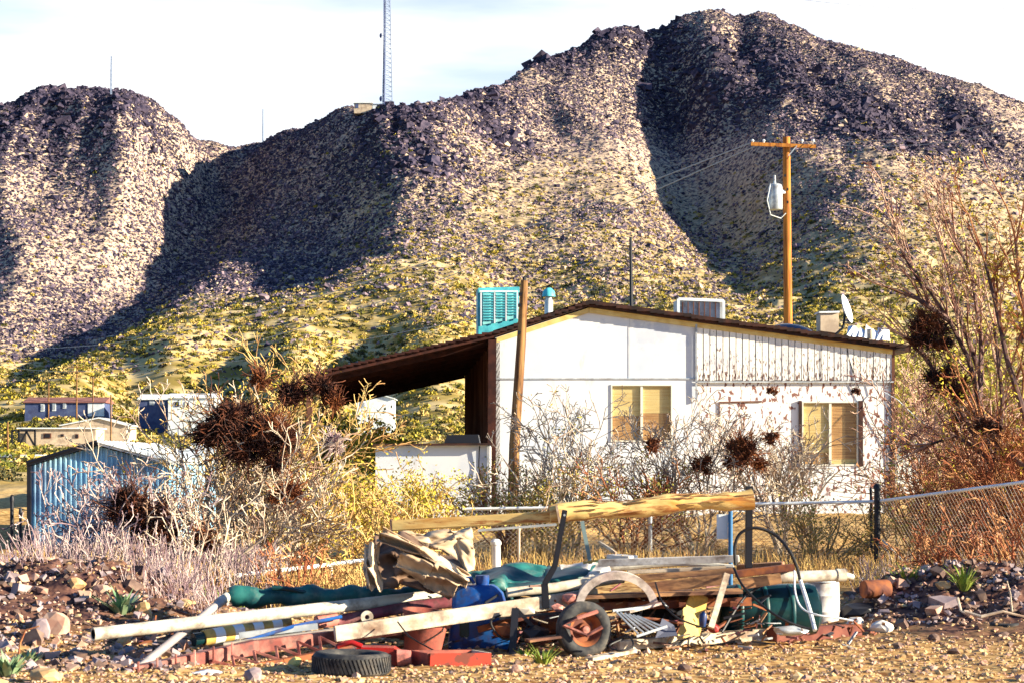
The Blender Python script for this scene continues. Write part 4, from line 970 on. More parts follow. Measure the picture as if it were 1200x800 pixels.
# leafy green bush behind the right end of the house
def leafbush(label, px, py, Y, rx, h, m, n, leaf=0.06, name='leafy_bush'):
    b = wpt(px, py, Y); b.z = gz(b.x, b.y); rr = random.Random(int(px))
    root = thing(name, label, 'bush', b); segs = ([], []); tips = []
    o = dict(step=0.3, gnarl=0.2, up=0.02, lv=2, kids=2, prob=0.5, ang=(0.3,0.9), ratio=(0.4,0.6), rmin=0.008, bare=0.15, split=9)
    for k in range(9):
        th = rr.uniform(0, 6.28); t = rr.uniform(0.1, 0.6)*rx/h*1.6
        grow(segs, tips, b, Vector((math.cos(th)*t, math.sin(th)*t, 1)).normalized(), h*0.85, 0.03, 0, o, rr)
    seg_mesh('stems', segs[0], T_red, root)
    pts = [t[0] for t in tips]; leaves('foliage', [rr.choice(pts) for _ in range(n)], leaf, m, root, 7, 0.22)
    return root
leafbush('tall yellow green bush against the right corner of the house', 1085, 590, 47, 1.5, 3.6, L_oliv, 500)
leafbush('yellow green bush farther right behind the bare tree', 1150, 590, 50, 2.0, 3.6, L_oliv, 520)
leafbush('yellow bush behind the low white shed under the carport', 440, 545, 45, 1.6, 1.5, L_yel, 360)
leafbush('rounded yellow bush left of the carport post', 392, 545, 47, 1.5, 1.6, L_oliv, 330)

def tree(label, trunk, limbs, Y, mt, seed, clumps_, nleaf, o=None, r0=0.09):
    rr = random.Random(seed); b = wpt(trunk[0][0], trunk[0][1], Y); b.z = gz(b.x, b.y) - 0.1
    root = thing('bare_tree', label, 'tree', b)
    tk = MB(); segs = ([], []); tips = []
    pts = [b] + [wpt(x, y, Y + dy) for x, y, dy in trunk[1:]]
    tk.tube(pts, r0, 9, r2=r0*0.45, wob=0.12)
    oo = dict(step=0.20, gnarl=0.22, up=0.045, lv=4, kids=2, prob=0.60, ang=(0.3,0.85), ratio=(0.35,0.62), rmin=0.006, bare=0.1, split=1, kr=0.62)
    if o: oo.update(o)
    for (ps, ln) in limbs:
        q = [wpt(x, y, Y + dy) for x, y, dy in ps]; tk.tube(q, r0*0.5, 7, r2=r0*0.2, wob=0.1)
        for i in range(1, len(q)):
            d = (q[i]-q[i-1]).normalized()
            for _ in range(5):
                p = q[i-1].lerp(q[i], rr.random()); grow(segs, tips, p, (d + uv_(rr)*0.6 + Vector((0,0,0.25))).normalized(), ln*rr.uniform(0.5,1.0), r0*0.2, 1, oo, rr)
        grow(segs, tips, q[-1], (q[-1]-q[-2]).normalized(), ln, r0*0.2, 1, oo, rr)
    tk.build('trunk', T_dark, root, smooth=True)
    seg_mesh('twigs', segs[0] + segs[1], mt, root)
    for (cx, cy, r_, cm) in clumps_: seg_mesh('dead_clump', fuzz(wpt(cx, cy, Y-0.3), r_*Y/FPX, int(36*r_)+450, seed+cx), cm, root)
    pts = [t[0] for t in tips]; rr.shuffle(pts); leaves('foliage', pts[:nleaf], 0.028, L_yel, root, 5, 0.07)
    return root
tree('tall bare reddish tree leaning left over the right end of the house',
     [(1195,690,0),(1180,620,0),(1160,540,0.1),(1148,470,0.1)],
     [([(1150,480,0),(1135,420,0),(1112,375,0),(1085,335,0)],1.0),([(1160,540,0),(1120,470,0),(1085,420,0),(1060,395,0)],0.75),([(1148,470,0),(1150,400,0.2),(1140,330,0.2),(1120,280,0.2)],0.95),
      ([(1085,340,0),(1060,300,0),(1048,270,0)],0.75),([(1150,440,0.3),(1120,360,0.4),(1105,290,0.4)],1.1),([(1165,560,-0.2),(1175,470,-0.3),(1165,380,-0.3)],1.0),([(1112,375,0),(1075,350,-0.2),(1035,335,-0.2)],0.5),([(1165,540,0),(1120,510,0.3),(1090,520,0.3)],0.6)],
     28.0, T_red, 41, ((1088,397,24,T_clump),(1112,452,23,T_clump),(1088,378,14,T_clump2)), 220)
tree('bare tree with pale outer twigs at the right edge',
     [(1225,690,0),(1218,600,0),(1205,500,0)],
     [([(1205,500,0),(1180,420,0),(1165,350,0),(1150,290,0)],0.9),([(1210,520,0),(1215,430,0),(1195,340,0),(1190,280,0)],0.9),([(1215,560,0),(1170,520,0),(1140,480,0)],0.7),([(1195,400,0),(1225,330,0),(1235,270,0)],0.8)],
     27.4, T_orange, 42, ((1155,500,18,T_clump),), 180)

# dry upright weeds and grass tufts
def weeds(name, x0, x1, y0, y1, n, h, mats, kind='stuff', dens=14):
    segs = []
    for _ in range(n):
        p = gp(random.uniform(x0, x1), random.uniform(y0, y1)) if False else None
    return segs
def grass_band(name, boxes, m, r=0.004):
    segs = []
    for (xa, xb, Ya, Yb, n, h) in boxes:
        for _ in range(n):
            Y = random.uniform(Ya, Yb); X = (random.uniform(xa, xb)-600)/FPX*Y
            if vnoise(np.array([X*1.3]), np.array([Y*1.3]), 5)[0] < 0.35: continue
            z = gz(X, Y) if n < 50 else None
            P = (X, Y); segs.append((P, h*random.uniform(0.4, 1.2)))
    XY = np.array([s[0] for s in segs]); Z = ground(XY[:,0], XY[:,1]); out = []
    for (P, h), z in zip(segs, Z):
        p = Vector((P[0], P[1], z-0.02)); d = Vector((random.gauss(0,0.28), random.gauss(0,0.28), 1)).normalized()
        for k in range(3):
            q = p + d*h/3; out.append((p, q, r, r*0.8)); p = q; d = (d + uv_(random)*0.22).normalized()
    tag(seg_mesh(name, out, m), kind='stuff')
grass_band('dry_grass', [(30,460,20.6,25,6200,0.42),(500,1000,25,29,3600,0.34),(1000,1260,23,28,2200,0.36)], T_straw)
grass_band('grey_dead_stems', [(-20,260,18.9,20.6,900,0.30),(30,330,20.4,23.5,3000,0.62),(1000,1260,22,26,900,0.4)], T_lilac)
grass_band('green_weeds', [(215,300,20.3,22,420,0.22),(1045,1080,22,25,240,0.30),(1110,1150,21.5,24.5,240,0.28),(318,380,21,23,150,0.25),(570,660,18.3,20,150,0.2)], L_grn, 0.006)
def tuft(label, px, py, h, n, m, seed, wid=0.02, name='weed_tuft'):
    rr = random.Random(seed); b = gp(px, py); v, f = [], []
    mb = MB()
    for _ in range(n):
        th = rr.uniform(0, 6.28); t = rr.uniform(0.1, 0.9); d = Vector((math.cos(th)*t, math.sin(th)*t, 1)).normalized(); s = Vector((-math.sin(th), math.cos(th), 0))*wid
        hh = h*rr.uniform(0.5, 1); p0 = b - Vector((0,0,0.02)) + Vector((math.cos(th),math.sin(th),0))*0.03; p1 = p0 + d*hh*0.55; p2 = p1 + (d + Vector((math.cos(th),math.sin(th),-0.3))*0.4)*hh*0.45
        mb.add([p0-s*0.7, p0+s*0.7, p1+s, p1-s, p2], [(0,1,2,3),(3,2,4)])
    return tag(mb.build(name, m), label, 'weed')
L_wax = mat('waxy_green_leaf', (0.10,0.20,0.10), (0.30,0.40,0.22), 6, rough=0.35)
tuft('waxy blue green agave clump on the left dirt mound', 143, 722, 0.36, 34, L_wax, 1, 0.024, 'agave')
tuft('leafy green weed in the lower left corner', 10, 792, 0.24, 70, L_wax, 2, 0.022)
tuft('bright green weed behind the bent twig in the lower left', 34, 778, 0.16, 50, L_wax, 3, 0.018)
tuft('small green weed between the blue tank and the trailer wheel', 636, 778, 0.22, 40, L_grn, 4, 0.010)
tuft('small green weed below the trailer frame', 614, 770, 0.16, 24, L_grn, 5, 0.010)
tuft('green tuft behind the dark berm near the thick fence post', 1066, 690, 0.32, 60, L_grn, 6, 0.010)
tuft('green tuft nearer the right tree', 1130, 690, 0.32, 60, L_grn, 7, 0.010)
# ------------------------------------------------------------------ stones on the ground
M_st1 = mat('tan_stone', (0.44,0.27,0.12), (0.60,0.42,0.22), 8); M_st2 = mat('pinkish_stone', (0.40,0.22,0.16), (0.55,0.38,0.28), 8)
M_st3 = mat('grey_violet_stone', (0.22,0.17,0.19), (0.36,0.28,0.28), 8); M_st4 = mat('dark_stone', (0.10,0.06,0.05), (0.2,0.13,0.1), 8)
N = 26000
Y = 13.0 + 9*rng.uniform(0,1,N)**1.3; X = rng.uniform(-0.32,0.32,N)*Y
tag(rocks('gravel', np.stack([X,Y,ground(X,Y)],1), rng.gamma(1.6,0.0048,N)+0.005, [M_st1,M_st2,M_st1,M_st4,M_st1,M_st2], 0.7, 0.2), kind='stuff')
N = 4200                         # rubble on the left mound and the right berm
X = np.concatenate([rng.uniform(at(-40,0,19).x, at(300,0,19).x, 2600), rng.uniform(at(1010,0,19).x, at(1280,0,19).x, 1600)])
Y = np.concatenate([rng.uniform(15.2, 20.5, 2600), rng.uniform(18.6, 21, 1600)])
tag(blocks('rubble', np.stack([X,Y,ground(X,Y)],1), rng.gamma(1.2,0.013,N)+0.006, [M_st2,M_st3,M_st4,M_st4,M_st3], rng.integers(0,5,len(X))), kind='stuff')
def rock(label, px, py, rx, rz, m, seed, ry=None):
    p = gp(px, py); s = p.y/FPX; r = Vector((rx*s, (ry or rx)*s*0.8, rz*s)); p = p + Vector((0, r.y*0.6, r.z*0.72))
    tag(MB().ball(p, r, seed, 0.35, sub=2).build('rock', m), label, 'rock', 'loose rocks')
rock('large pinkish boulder on the left mound with a shaded side', 62, 748, 19, 19, M_st2, 3)
rock('blue grey boulder left beside the pinkish boulder', 46, 752, 12, 17, M_st3, 4)
rock('big pale boulder at the bottom left corner', 52, 800, 22, 11, M_st1, 5)
rock('tan slab leaning right of the agave', 168, 728, 12, 14, M_st1, 6, 6)
rock('round tan stone below the open end of the white pipe', 145, 757, 9, 8, M_st1, 7)
rock('pale stone left of the white pipe end', 100, 745, 11, 6, M_st1, 8)
rock('flat pale blue stone under the red steel beam', 236, 795, 24, 6, mat('bluish_pale_stone',(0.42,0.48,0.60),(0.6,0.62,0.66),5), 9)
rock('lilac angular stone left of the flat tyre', 297, 799, 13, 10, M_st3, 10)
rock('yellowish stone behind the flat tyre', 345, 783, 10, 8, mat('yellow_stone',(0.62,0.48,0.16)), 11)
rock('pale stone at the left foot of the red beam', 200, 799, 9, 5, M_st1, 12)
rock('reddish stone in front of the trailer', 605, 790, 9, 7, M_st2, 13)
rock('brown stone below the broken plank end', 803, 787, 9, 6, M_st4, 14)
rock('pale rock on the mound beside the shed', 88, 690, 12, 8, M_st1, 15)
rock('tan rock on the mound crest', 118, 698, 13, 8, M_st2, 16)
rock('tan rock in front of the left thicket', 215, 712, 11, 6, M_st1, 17)
rock('white rock on the right berm', 1106, 690, 10, 6, M_st1, 18)
rock('pale stone at the right end of the dark plank', 1035, 742, 15, 9, mat('white_stone',(0.7,0.66,0.6)), 19)
rock('dark round stone in front of the right berm', 1096, 752, 8, 6, M_st4, 20)
rock('dark stone at the right edge of the track', 1175, 748, 10, 5, M_st4, 21)
# sticks
def stick(label, pts, r=0.012, m=None):
    tag(MB().tube([wpt(*p) for p in pts], r, 6, r2=r*0.6, wob=0.1).build('dead_branch', m or T_pale), label, 'branch')
stick('bleached forked branch lying on the right berm', [(1130,716,18.3),(1150,722,18.2),(1175,716,18.2),(1200,722,18.2)], 0.018)
stick('short upright stick on the right berm', [(1122,700,18.4),(1126,715,18.3),(1136,722,18.2)], 0.014)
stick('thin upright stalk on the dark berm at the right', [(1186,716,18.1),(1184,695,18.1),(1180,680,18.1)], 0.009)
stick('bent twig curving over the weeds in the lower left', [(20,778,15.5),(24,752,15.5),(30,738,15.5),(46,733,15.5)], 0.010, T_orange)

# ------------------------------------------------------------------ the scrap heap
M_pvc = mat('white_pipe', (0.60,0.56,0.46), (0.30,0.32,0.42), 3, 0.5, lo=0.5, hi=0.8, stretch=(0.4,1,1))
M_plank = mat('weathered_white_plank', (0.62,0.54,0.42), (0.26,0.16,0.10), 4, stretch=(0.25,2,2), bump=0.3, lo=0.45, hi=0.7)
M_log = mat('yellow_peeled_log', (0.70,0.50,0.19), (0.52,0.24,0.05), 5, 0.8, stretch=(0.35,2,2), bump=0.6, lo=0.5, hi=0.66)
M_redst = mat('brick_red_steel', (0.20,0.045,0.035), (0.42,0.17,0.13), 7, 0.6)
M_maroon = mat('maroon_pipe', (0.22,0.05,0.07), (0.40,0.20,0.20), 4, 0.6)
M_redpl = mat('red_plastic', (0.42,0.012,0.01), (0.28,0.02,0.015), 4, 0.4)
M_pinkpl = mat('faded_pink_plastic', (0.72,0.32,0.26), (0.60,0.2,0.16), 4, 0.5)
M_clay = mat('terracotta_bucket', (0.34,0.09,0.06), (0.20,0.05,0.04), 5)
M_bluepl = mat('blue_plastic', (0.006,0.055,0.24), (0.012,0.10,0.34), 4, 0.35)
M_tarp = mat('green_tarp', (0.006,0.055,0.065), (0.02,0.14,0.13), 5, 0.45, bump=0.4)
M_cloth = mat('beige_canvas', (0.40,0.28,0.18), (0.66,0.52,0.36), 3, bump=0.5)
M_rubber = mat('tyre_rubber', (0.020,0.021,0.026), (0.05,0.05,0.05), 14, 0.75)
M_rust = mat('rusty_steel', (0.28,0.09,0.03), (0.12,0.04,0.03), 9, 0.8, bump=0.3)
M_yelpl = mat('yellow_fibreglass', (0.66,0.46,0.12), (0.50,0.32,0.08), 4, 0.5)
M_fender = mat('faded_fender_paint', (0.66,0.56,0.48), (0.40,0.18,0.24), 1.6, 0.5, lo=0.5, hi=0.66)
M_greytarp = mat('dark_teal_tank', (0.004,0.022,0.03), (0.012,0.06,0.06), 3, 0.25, bump=0.3)
M_barrel = mat('white_barrel', (0.78,0.76,0.72), (0.55,0.5,0.45), 4, 0.5)
M_rustwood = mat('rust_stained_board', (0.50,0.27,0.12), (0.20,0.09,0.06), 5, stretch=(0.3,2,2), bump=0.3)
def T(name, label, cat, base): p = wpt(*base); return thing(name, label, cat, (p.x, p.y, gz(p.x, p.y)))
def solo(mb, name, m, label, cat, smooth=False, bevel=0.0, grp=None): return tag(mb.build(name, m, smooth=smooth, bevel=bevel), label, cat, grp)

for q in (M_pvc, M_plank, M_fender, M_barrel, M_yelpl): grime(q, 0.75, (0.13,0.08,0.06), 5, 0.46, 0.64)
for q in (M_redst, M_maroon, M_redpl, M_pinkpl, M_clay, M_bluepl): grime(q, 0.7, (0.05,0.03,0.03), 6, 0.47, 0.6)
grime(M_tarp, 0.5, (0.22,0.24,0.2), 6, 0.5, 0.7); grime(M_rubber, 0.6, (0.22,0.18,0.14), 5, 0.5, 0.7); grime(M_log, 0.85, (0.30,0.09,0.02), 5, 0.50, 0.58, (0.35,2.5,2.5))
grime(M_rustwood, 0.8, (0.06,0.03,0.025), 5, 0.46, 0.6, (0.4,2,2)); grime(M_bluepl, 0.35, (0.3,0.3,0.3), 9, 0.55, 0.7)
M_dullgrey = mat('dull_grey_pole', (0.26,0.23,0.24), (0.40,0.36,0.33), 5, 0.6)
# open white pipe
pp = T('metal_pipe', 'long white pipe with open dark end poking out left of the heap', 'pipe', (250,740,16.8))
a, b_ = wpt(109,742.5,16.0), wpt(560,692,18.1); d = (b_-a).normalized(); Lp = (b_-a).length
MB().lathe([(0.040,0.35),(0.040,0.0),(0.053,0.0),(0.053,Lp)], a, ax=d, n=20).build('tube', M_pvc, pp, smooth=True)
MB().lathe([(0,0.34),(0.0385,0.34),(0.0385,0.004),(0.0398,0.004),(0.0398,0.341),(0,0.341)], a, ax=d, n=20).build('bore_shade', M_black, pp)  # lining painted black for the darkness inside the open pipe
# diagonal frame pole with roll
solo(MB().tube([wpt(146,797,15.1), wpt(180,768,15.9), wpt(262,702,17.6)], 0.034, 12), 'metal_pole', M_dullgrey, 'grey diagonal pole propped up in front of the white pipe', 'pole', True)
rl = T('tarp_roll', 'long dark green rolled tarp wound around a pipe', 'tarp', (400,700,18))
V_ = []; n1 = 46; A, B = wpt(270,699,17.8), wpt(545,697,18.2)
pts = [A.lerp(B, i/n1) + Vector((0,0,0.012*math.sin(i*0.9))) for i in range(n1+1)]
MB().tube(pts, [0.085 + 0.014*math.sin(i*0.55) + 0.008*math.sin(i*1.7) for i in range(n1+1)], 18, wob=0.05).build('roll', M_tarp, rl, smooth=True)
w_ = MB()
w_.tube([A.lerp(B, 0.18+0.40*i/16) + Vector((0, -0.085*math.cos(i*0.20-0.2)-0.015, 0.085*math.cos(i*0.2)+0.0)) for i in range(17)], 0.022, 8); w_.build('wrap_edge', M_greytarp, rl, smooth=True)
MB().tube([wpt(256,706,17.6), wpt(266,699,17.75), wpt(278,699,17.8)], 0.045, 12).build('pipe_elbow', M_pvc, rl, smooth=True)
# striped roll
st_ = T('striped_roll', 'roll striped yellow and white beneath the white pipe', 'roll', (290,745,17.3))
A, B = wpt(238,747,17.0), wpt(338,729,17.5); 
for k in range(9):
    p, q = A.lerp(B, k/9), A.lerp(B, (k+1)/9)
    MB().tube([p, q], 0.068, 16).build('stripe', (M_yelpl, M_insul)[k % 2], st_, smooth=True)
MB().tube([A - (B-A).normalized()*0.09, A], 0.055, 14).build('end_cap', M_greytarp, st_, smooth=True)
solo(MB().tube([wpt(206,778,16.2), wpt(270,756,16.5), wpt(345,733,16.9), wpt(400,722,17.2)], 0.016, 8), 'blue_rod', M_bluepl, 'thin dark blue rod lying below the striped roll', 'rod', True)
# red steel truss
rt = T('steel_truss', 'long brick red steel truss beam resting on the stones at the left', 'beam', (260,775,16))
MB().beam(wpt(150,790,15.3), wpt(300,757,16.2), 0.10, 0.11).beam(wpt(300,757,16.2), wpt(525,728,17), 0.10, 0.10).build('top_chord', M_redst, rt, bevel=0.006)
MB().beam(wpt(178,797,15.4), wpt(330,775,16.0), 0.08, 0.05).beam(wpt(330,775,16.0), wpt(420,757,16.4), 0.08, 0.05).build('bottom_chord', M_rust, rt, bevel=0.004)
wb = MB()
for k in range(9):
    t = k/9; u = (k+0.5)/9; P = lambda t_: wpt(170+230*t_, 786-50*t_+4, 15.45+1.0*t_); Q = lambda t_: wpt(185+230*t_, 795-38*t_, 15.45+0.9*t_)
    wb.beam(P(t), Q(u), 0.02, 0.02, up=(0,1,0)); wb.beam(Q(u), P(min(1,t+0.11)), 0.02, 0.02, up=(0,1,0))
wb.build('web', M_redst, rt)
for k in range(6):
    p = wpt(162+k*22, 784-k*4.6, 15.25+k*0.13); MB().box(p, (0.012,0.03,0.12)).build('rib', M_pinkpl if k % 2 else M_redst, rt)
# maroon pipes
mp_ = T('metal_pipe', 'maroon pipe with pale coupling lying behind the white plank', 'pipe', (450,715,17.5))
MB().tube([wpt(395,727,17.3), wpt(470,712,17.5), wpt(545,703,17.6)], 0.050, 14).build('tube', M_maroon, mp_, smooth=True)
MB().tube([wpt(371,728.5,17.2), wpt(394,725,17.3)], 0.058, 14).build('coupling', M_pinkpl, mp_, smooth=True)
MB().lathe([(0.02,0),(0.05,0),(0.055,0.04),(0.02,0.04)], wpt(429,722,17.1), ax=(0.3,-1,0), n=18).build('ring', M_pvc, mp_, smooth=True)
# boards
wpk = T('plank', 'long weathered white plank crossing the middle of the heap', 'plank', (500,735,16.6))
MB().beam(wpt(392,742,16.35), wpt(700,697,17.2), 0.05, 0.125).build('board', M_plank, wpk, bevel=0.006)
solo(MB().beam(wpt(262,755,16.5), wpt(420,735,16.6), 0.14, 0.035), 'plank', M_plank, 'thin tapering board left of the long white plank', 'plank', bevel=0.004)
solo(MB().beam(wpt(280,744,16.8), wpt(372,733,16.95), 0.05, 0.05), 'metal_pipe', M_galv, 'grey rail tucked under the striped roll', 'rail')
# red jerrycan
jc = T('petrol_can', 'red plastic petrol can lying on its side behind the flat tyre', 'petrol can', (430,780,15.8))
MB().prism([wpt(392,783,15.7), wpt(470,783,15.7), wpt(470,765,15.7), wpt(461,759,15.7), wpt(420,758,15.7), wpt(405,764,15.7), wpt(392,766,15.7)], (0,0.24,0)).build('can_body', M_redpl, jc, bevel=0.018)
MB().tube([wpt(393,768,15.65), wpt(396,756,15.65), wpt(412,752,15.65), wpt(424,757,15.65)], 0.022, 10).build('handle', M_redpl, jc, smooth=True)
MB().tube([wpt(466,771,15.72), wpt(482,770,15.72)], 0.075, 14, r2=0.058).build('cap', M_pinkpl, jc, smooth=True)
# flat tyre
def tyre_profile(R1, R0, w):
    h = w/2; return [(R0,-h*0.7),(R0+0.01,-h*0.85),((R0+R1)/2,-h),(R1-0.02,-h*0.92),(R1,-h*0.65),(R1,-h*0.1),(R1-0.006,-h*0.06),(R1-0.006,h*0.06),(R1,h*0.1),(R1,h*0.65),(R1-0.02,h*0.92),((R0+R1)/2,h),(R0+0.01,h*0.85),(R0,h*0.7),(R0-0.01,0),(R0,-h*0.7)]
tc_ = gp(408, 795); tc_ = Vector((tc_.x, tc_.y + 0.29, tc_.z + 0.088))
ty = thing('tyre', 'black tyre lying flat on the gravel in front of the red can', 'tyre', tc_ - Vector((0,0,0.09)))
MB().lathe(tyre_profile(0.295,0.185,0.175), tc_, ax=(0.03,0,1), n=48).build('casing', M_rubber, ty, smooth=True)
tr_ = MB()
for k in range(60):
    th = 2*math.pi*k/60; c = tc_ + Vector((math.cos(th), math.sin(th), 0))*0.296
    tr_.box(c, (0.012,0.016,0.12), Matrix.Rotation(th,3,'Z') @ Matrix.Rotation(0.35,3,'X'))
tr_.build('tread', M_rubber, ty)
# terracotta bucket on its side + red tray
bk = T('bucket', 'faded red bucket standing between the can and the blue tank', 'bucket', (495,780,16.2)); p = at(494,765,16.85); p.z = gz(p.x,p.y)-0.02
MB().lathe([(0,0.01),(0.15,0.0),(0.195,0.36),(0.205,0.36),(0.205,0.385),(0.185,0.385),(0.14,0.03),(0,0.03)], p, ax=(0.12,-0.05,1), n=30).build('pail', M_clay, bk, smooth=True)
MB().tube([p+Vector((-0.17,0,0.36)), p+Vector((-0.15,-0.15,0.20)), p+Vector((0.02,-0.215,0.12)), p+Vector((0.18,-0.14,0.22)), p+Vector((0.23,0,0.36))], 0.006, 5).build('handle', M_wiredark, bk)
M_tray = mat('rusty_red_enamel', (0.42,0.03,0.015), (0.12,0.03,0.02), 9, lo=0.45, hi=0.6)
tb_ = T('metal_tray', 'red metal tray lying under the blue tank', 'tray', (538,783,15.6)); A = gp(503,784); B = gp(575,783)
q = (B-A).normalized(); n_ = Vector((-q.y, q.x, 0))
h_ = Vector((0,0,0.125))
MB().beam(A+h_*0.5, B+h_*0.5, 0.02, 0.125).build('front_side', M_tray, tb_, bevel=0.003)
MB().beam(A+n_*0.3+h_*0.5, B+n_*0.3+h_*0.5, 0.02, 0.125).build('back_side', M_clay, tb_)
MB().beam(A+n_*0.01+h_*0.5, A+n_*0.29+h_*0.5, 0.02, 0.125).build('end_side', M_clay, tb_); MB().beam(B+n_*0.01+h_*0.5, B+n_*0.29+h_*0.5, 0.02, 0.125).build('end_side', M_plank, tb_)
MB().prism([A+Vector((0,0,0.02)), B+Vector((0,0,0.02)), B+n_*0.3+Vector((0,0,0.02)), A+n_*0.3+Vector((0,0,0.02))], (0,0,0.01)).build('bottom', M_redst, tb_)
# blue tank
bt = T('water_jug', 'tall blue plastic water container standing in the heap', 'container', (560,775,17.1)); p = at(562,765,17.05); p.z = gz(p.x, p.y)
def ring(cx, cy, z, w, d, n=6):
    P = []
    for qx, qy in ((1,1),(-1,1),(-1,-1),(1,-1)):
        c = 0.045
        for k in range(3):
            t = {(1,1):0,(-1,1):90,(-1,-1):180,(1,-1):270}[(qx,qy)] + k*45; P.append(Vector((cx + qx*(w/2-c) + c*math.cos(R(t)), cy + qy*(d/2-c) + c*math.sin(R(t)), z)))
    return P
def loft(mb, rings):
    k = len(mb.v); m_ = len(rings[0])
    for r_ in rings: mb.v += r_
    for i in range(len(rings)-1):
        for j in range(m_): mb.f.append((k+i*m_+j, k+i*m_+(j+1) % m_, k+(i+1)*m_+(j+1) % m_, k+(i+1)*m_+j))
    mb.f.append(tuple(k+j for j in reversed(range(m_)))); mb.f.append(tuple(k+(len(rings)-1)*m_+j for j in range(m_))); return mb
z0 = p.z - 0.02; cy = p.y + 0.2; cx = p.x
rg = [ring(cx+0.02, cy, z0+0.0, 0.56, 0.30), ring(cx+0.01, cy, z0+0.02, 0.58, 0.32), ring(cx, cy, z0+0.30, 0.49, 0.30), ring(cx, cy, z0+0.31, 0.47, 0.28), ring(cx, cy, z0+0.34, 0.47, 0.28), ring(cx, cy, z0+0.35, 0.48, 0.30), ring(cx-0.02, cy, z0+0.48, 0.44, 0.27), ring(cx-0.03, cy, z0+0.53, 0.36, 0.22), ring(cx-0.03, cy, z0+0.55, 0.30, 0.18)]
loft(MB(), rg).build('tank', M_bluepl, bt, smooth=True)
MB().lathe([(0,0.05),(0.06,0.05),(0.06,0),(0.055,-0.03),(0,-0.03)], (cx+0.02, cy, z0+0.58), n=20).build('screw_cap', M_bluepl, bt, smooth=True)
MB().tube([(cx-0.18,cy,z0+0.53),(cx-0.17,cy,z0+0.60),(cx-0.08,cy,z0+0.61),(cx-0.05,cy,z0+0.56)], 0.016, 8).build('handle', M_bluepl, bt, smooth=True)
MB().box((cx-0.13, cy-0.166, z0+0.19), (0.08,0.03,0.15)).build('recess_panel', M_greytarp, bt, bevel=0.01)
# canvas draped: folded sheet
def drape(name, label, cat, m, grid, th=0.02, fold=0.05, seed=0, parent=None):
    rr = np.random.default_rng(seed); G = np.array([[list(p) for p in row] for row in grid])     # coarse rows x cols
    nr, nc, _ = G.shape; U = 40; Vn = 40; out = np.zeros((U, Vn, 3))
    for i in range(U):
        for j in range(Vn):
            a = i/(U-1)*(nr-1); b = j/(Vn-1)*(nc-1); ia, ib = min(int(a), nr-2), min(int(b), nc-2); fa, fb = a-ia, b-ib
            fa_, fb_ = fa*fa*(3-2*fa), fb*fb*(3-2*fb)
            out[i,j] = G[ia,ib]*(1-fa_)*(1-fb_)+G[ia+1,ib]*fa_*(1-fb_)+G[ia,ib+1]*(1-fa_)*fb_+G[ia+1,ib+1]*fa_*fb_
    I, J = np.meshgrid(np.arange(U), np.arange(Vn), indexing='ij')
    wv = (np.sin(J*0.36 + I*0.28 + 1.5*np.sin(I*0.13+seed))*0.9 + np.sin(J*0.17-I*0.12+seed*2)*0.5 + (fbm(I*0.22, J*0.22, 4, seed)-0.5)*2.4)
    out[:,:,1] -= wv*fold; out[:,:,2] += np.cos(J*0.3+I*0.2)*fold*0.35
    V = out.reshape(-1,3); i = np.arange((U-1)*(Vn-1)); r = i//(Vn-1); c = i % (Vn-1); a = r*Vn+c
    F = np.stack([a, a+1, a+Vn+1, a+Vn], 1)
    o = npmesh(name, V, F, m, parent, smooth=True)
    md = o.modifiers.new('thick', 'SOLIDIFY'); md.thickness = th
    if parent is None: tag(o, label, cat)
    return o
w = wpt
M_cloth2 = mat('canvas_hollow_shade', (0.07,0.04,0.03), (0.24,0.15,0.10), 3, bump=0.5)  # shade of the hollow behind the folds put into the cloth colour
CV_ = T('canvas_sheet', 'crumpled beige canvas draped over the left end of the heap', 'canvas', (485,690,17.6))
drape('hollow_fold', None, None, M_cloth2,
      [[w(440,628,17.9), w(468,622,18.1), w(500,640,18.1), w(530,655,18.0)],
       [w(434,655,17.6), w(462,650,17.6), w(500,662,17.6), w(545,668,17.7)],
       [w(433,682,17.5), w(466,688,17.3), w(505,690,17.3), w(540,690,17.4)]], 0.012, 0.08, 3, parent=CV_)
for k, (pa, pb, pc, hw_) in enumerate(((( 446,626), (492,646), (548,682), 8), ((470,650), (505,668), (535,690), 17), ((437,636), (434,662), (440,690), 9))):
    rows = []
    for (x, y), dy in ((pa, 0.0), (pb, -0.06), (pc, 0.0)):
        vx, vy = (pc[0]-pa[0]), (pc[1]-pa[1]); ln = math.hypot(vx, vy); nx, ny = -vy/ln*hw_, vx/ln*hw_
        rows.append([w(x-nx, y-ny, 17.28+dy), w(x-nx*0.3, y-ny*0.3, 17.10+dy), w(x+nx*0.5, y+ny*0.5, 17.16+dy), w(x+nx, y+ny, 17.3+dy)])
    drape('cloth_fold', None, None, M_cloth, rows, 0.005, 0.05, 20+k, parent=CV_)
drape('canvas_strip', 'beige cloth strip hanging from the yellow beam', 'canvas', M_cloth,
      [[w(470,622,18.3), w(500,624,18.3), w(530,621,18.3), w(552,618,18.3)],[w(478,632,18.2), w(503,637,18.2), w(534,630,18.2), w(555,640,18.25)],[w(505,640,18.2), w(515,642,18.2), w(545,668,18.2), w(556,668,18.25)]], 0.01, 0.03, 5)
drape('green_tarp', 'crumpled teal tarp bundle behind the blue container', 'tarp', M_tarp,
      [[w(540,672,18.2), w(590,662,18.4), w(640,664,18.4), w(700,660,18.4)],[w(545,690,17.9), w(590,680,17.8), w(640,684,17.8), w(695,676,17.9)],[w(560,702,17.7), w(600,700,17.6), w(650,702,17.6), w(700,690,17.7)]], 0.02, 0.07, 8)
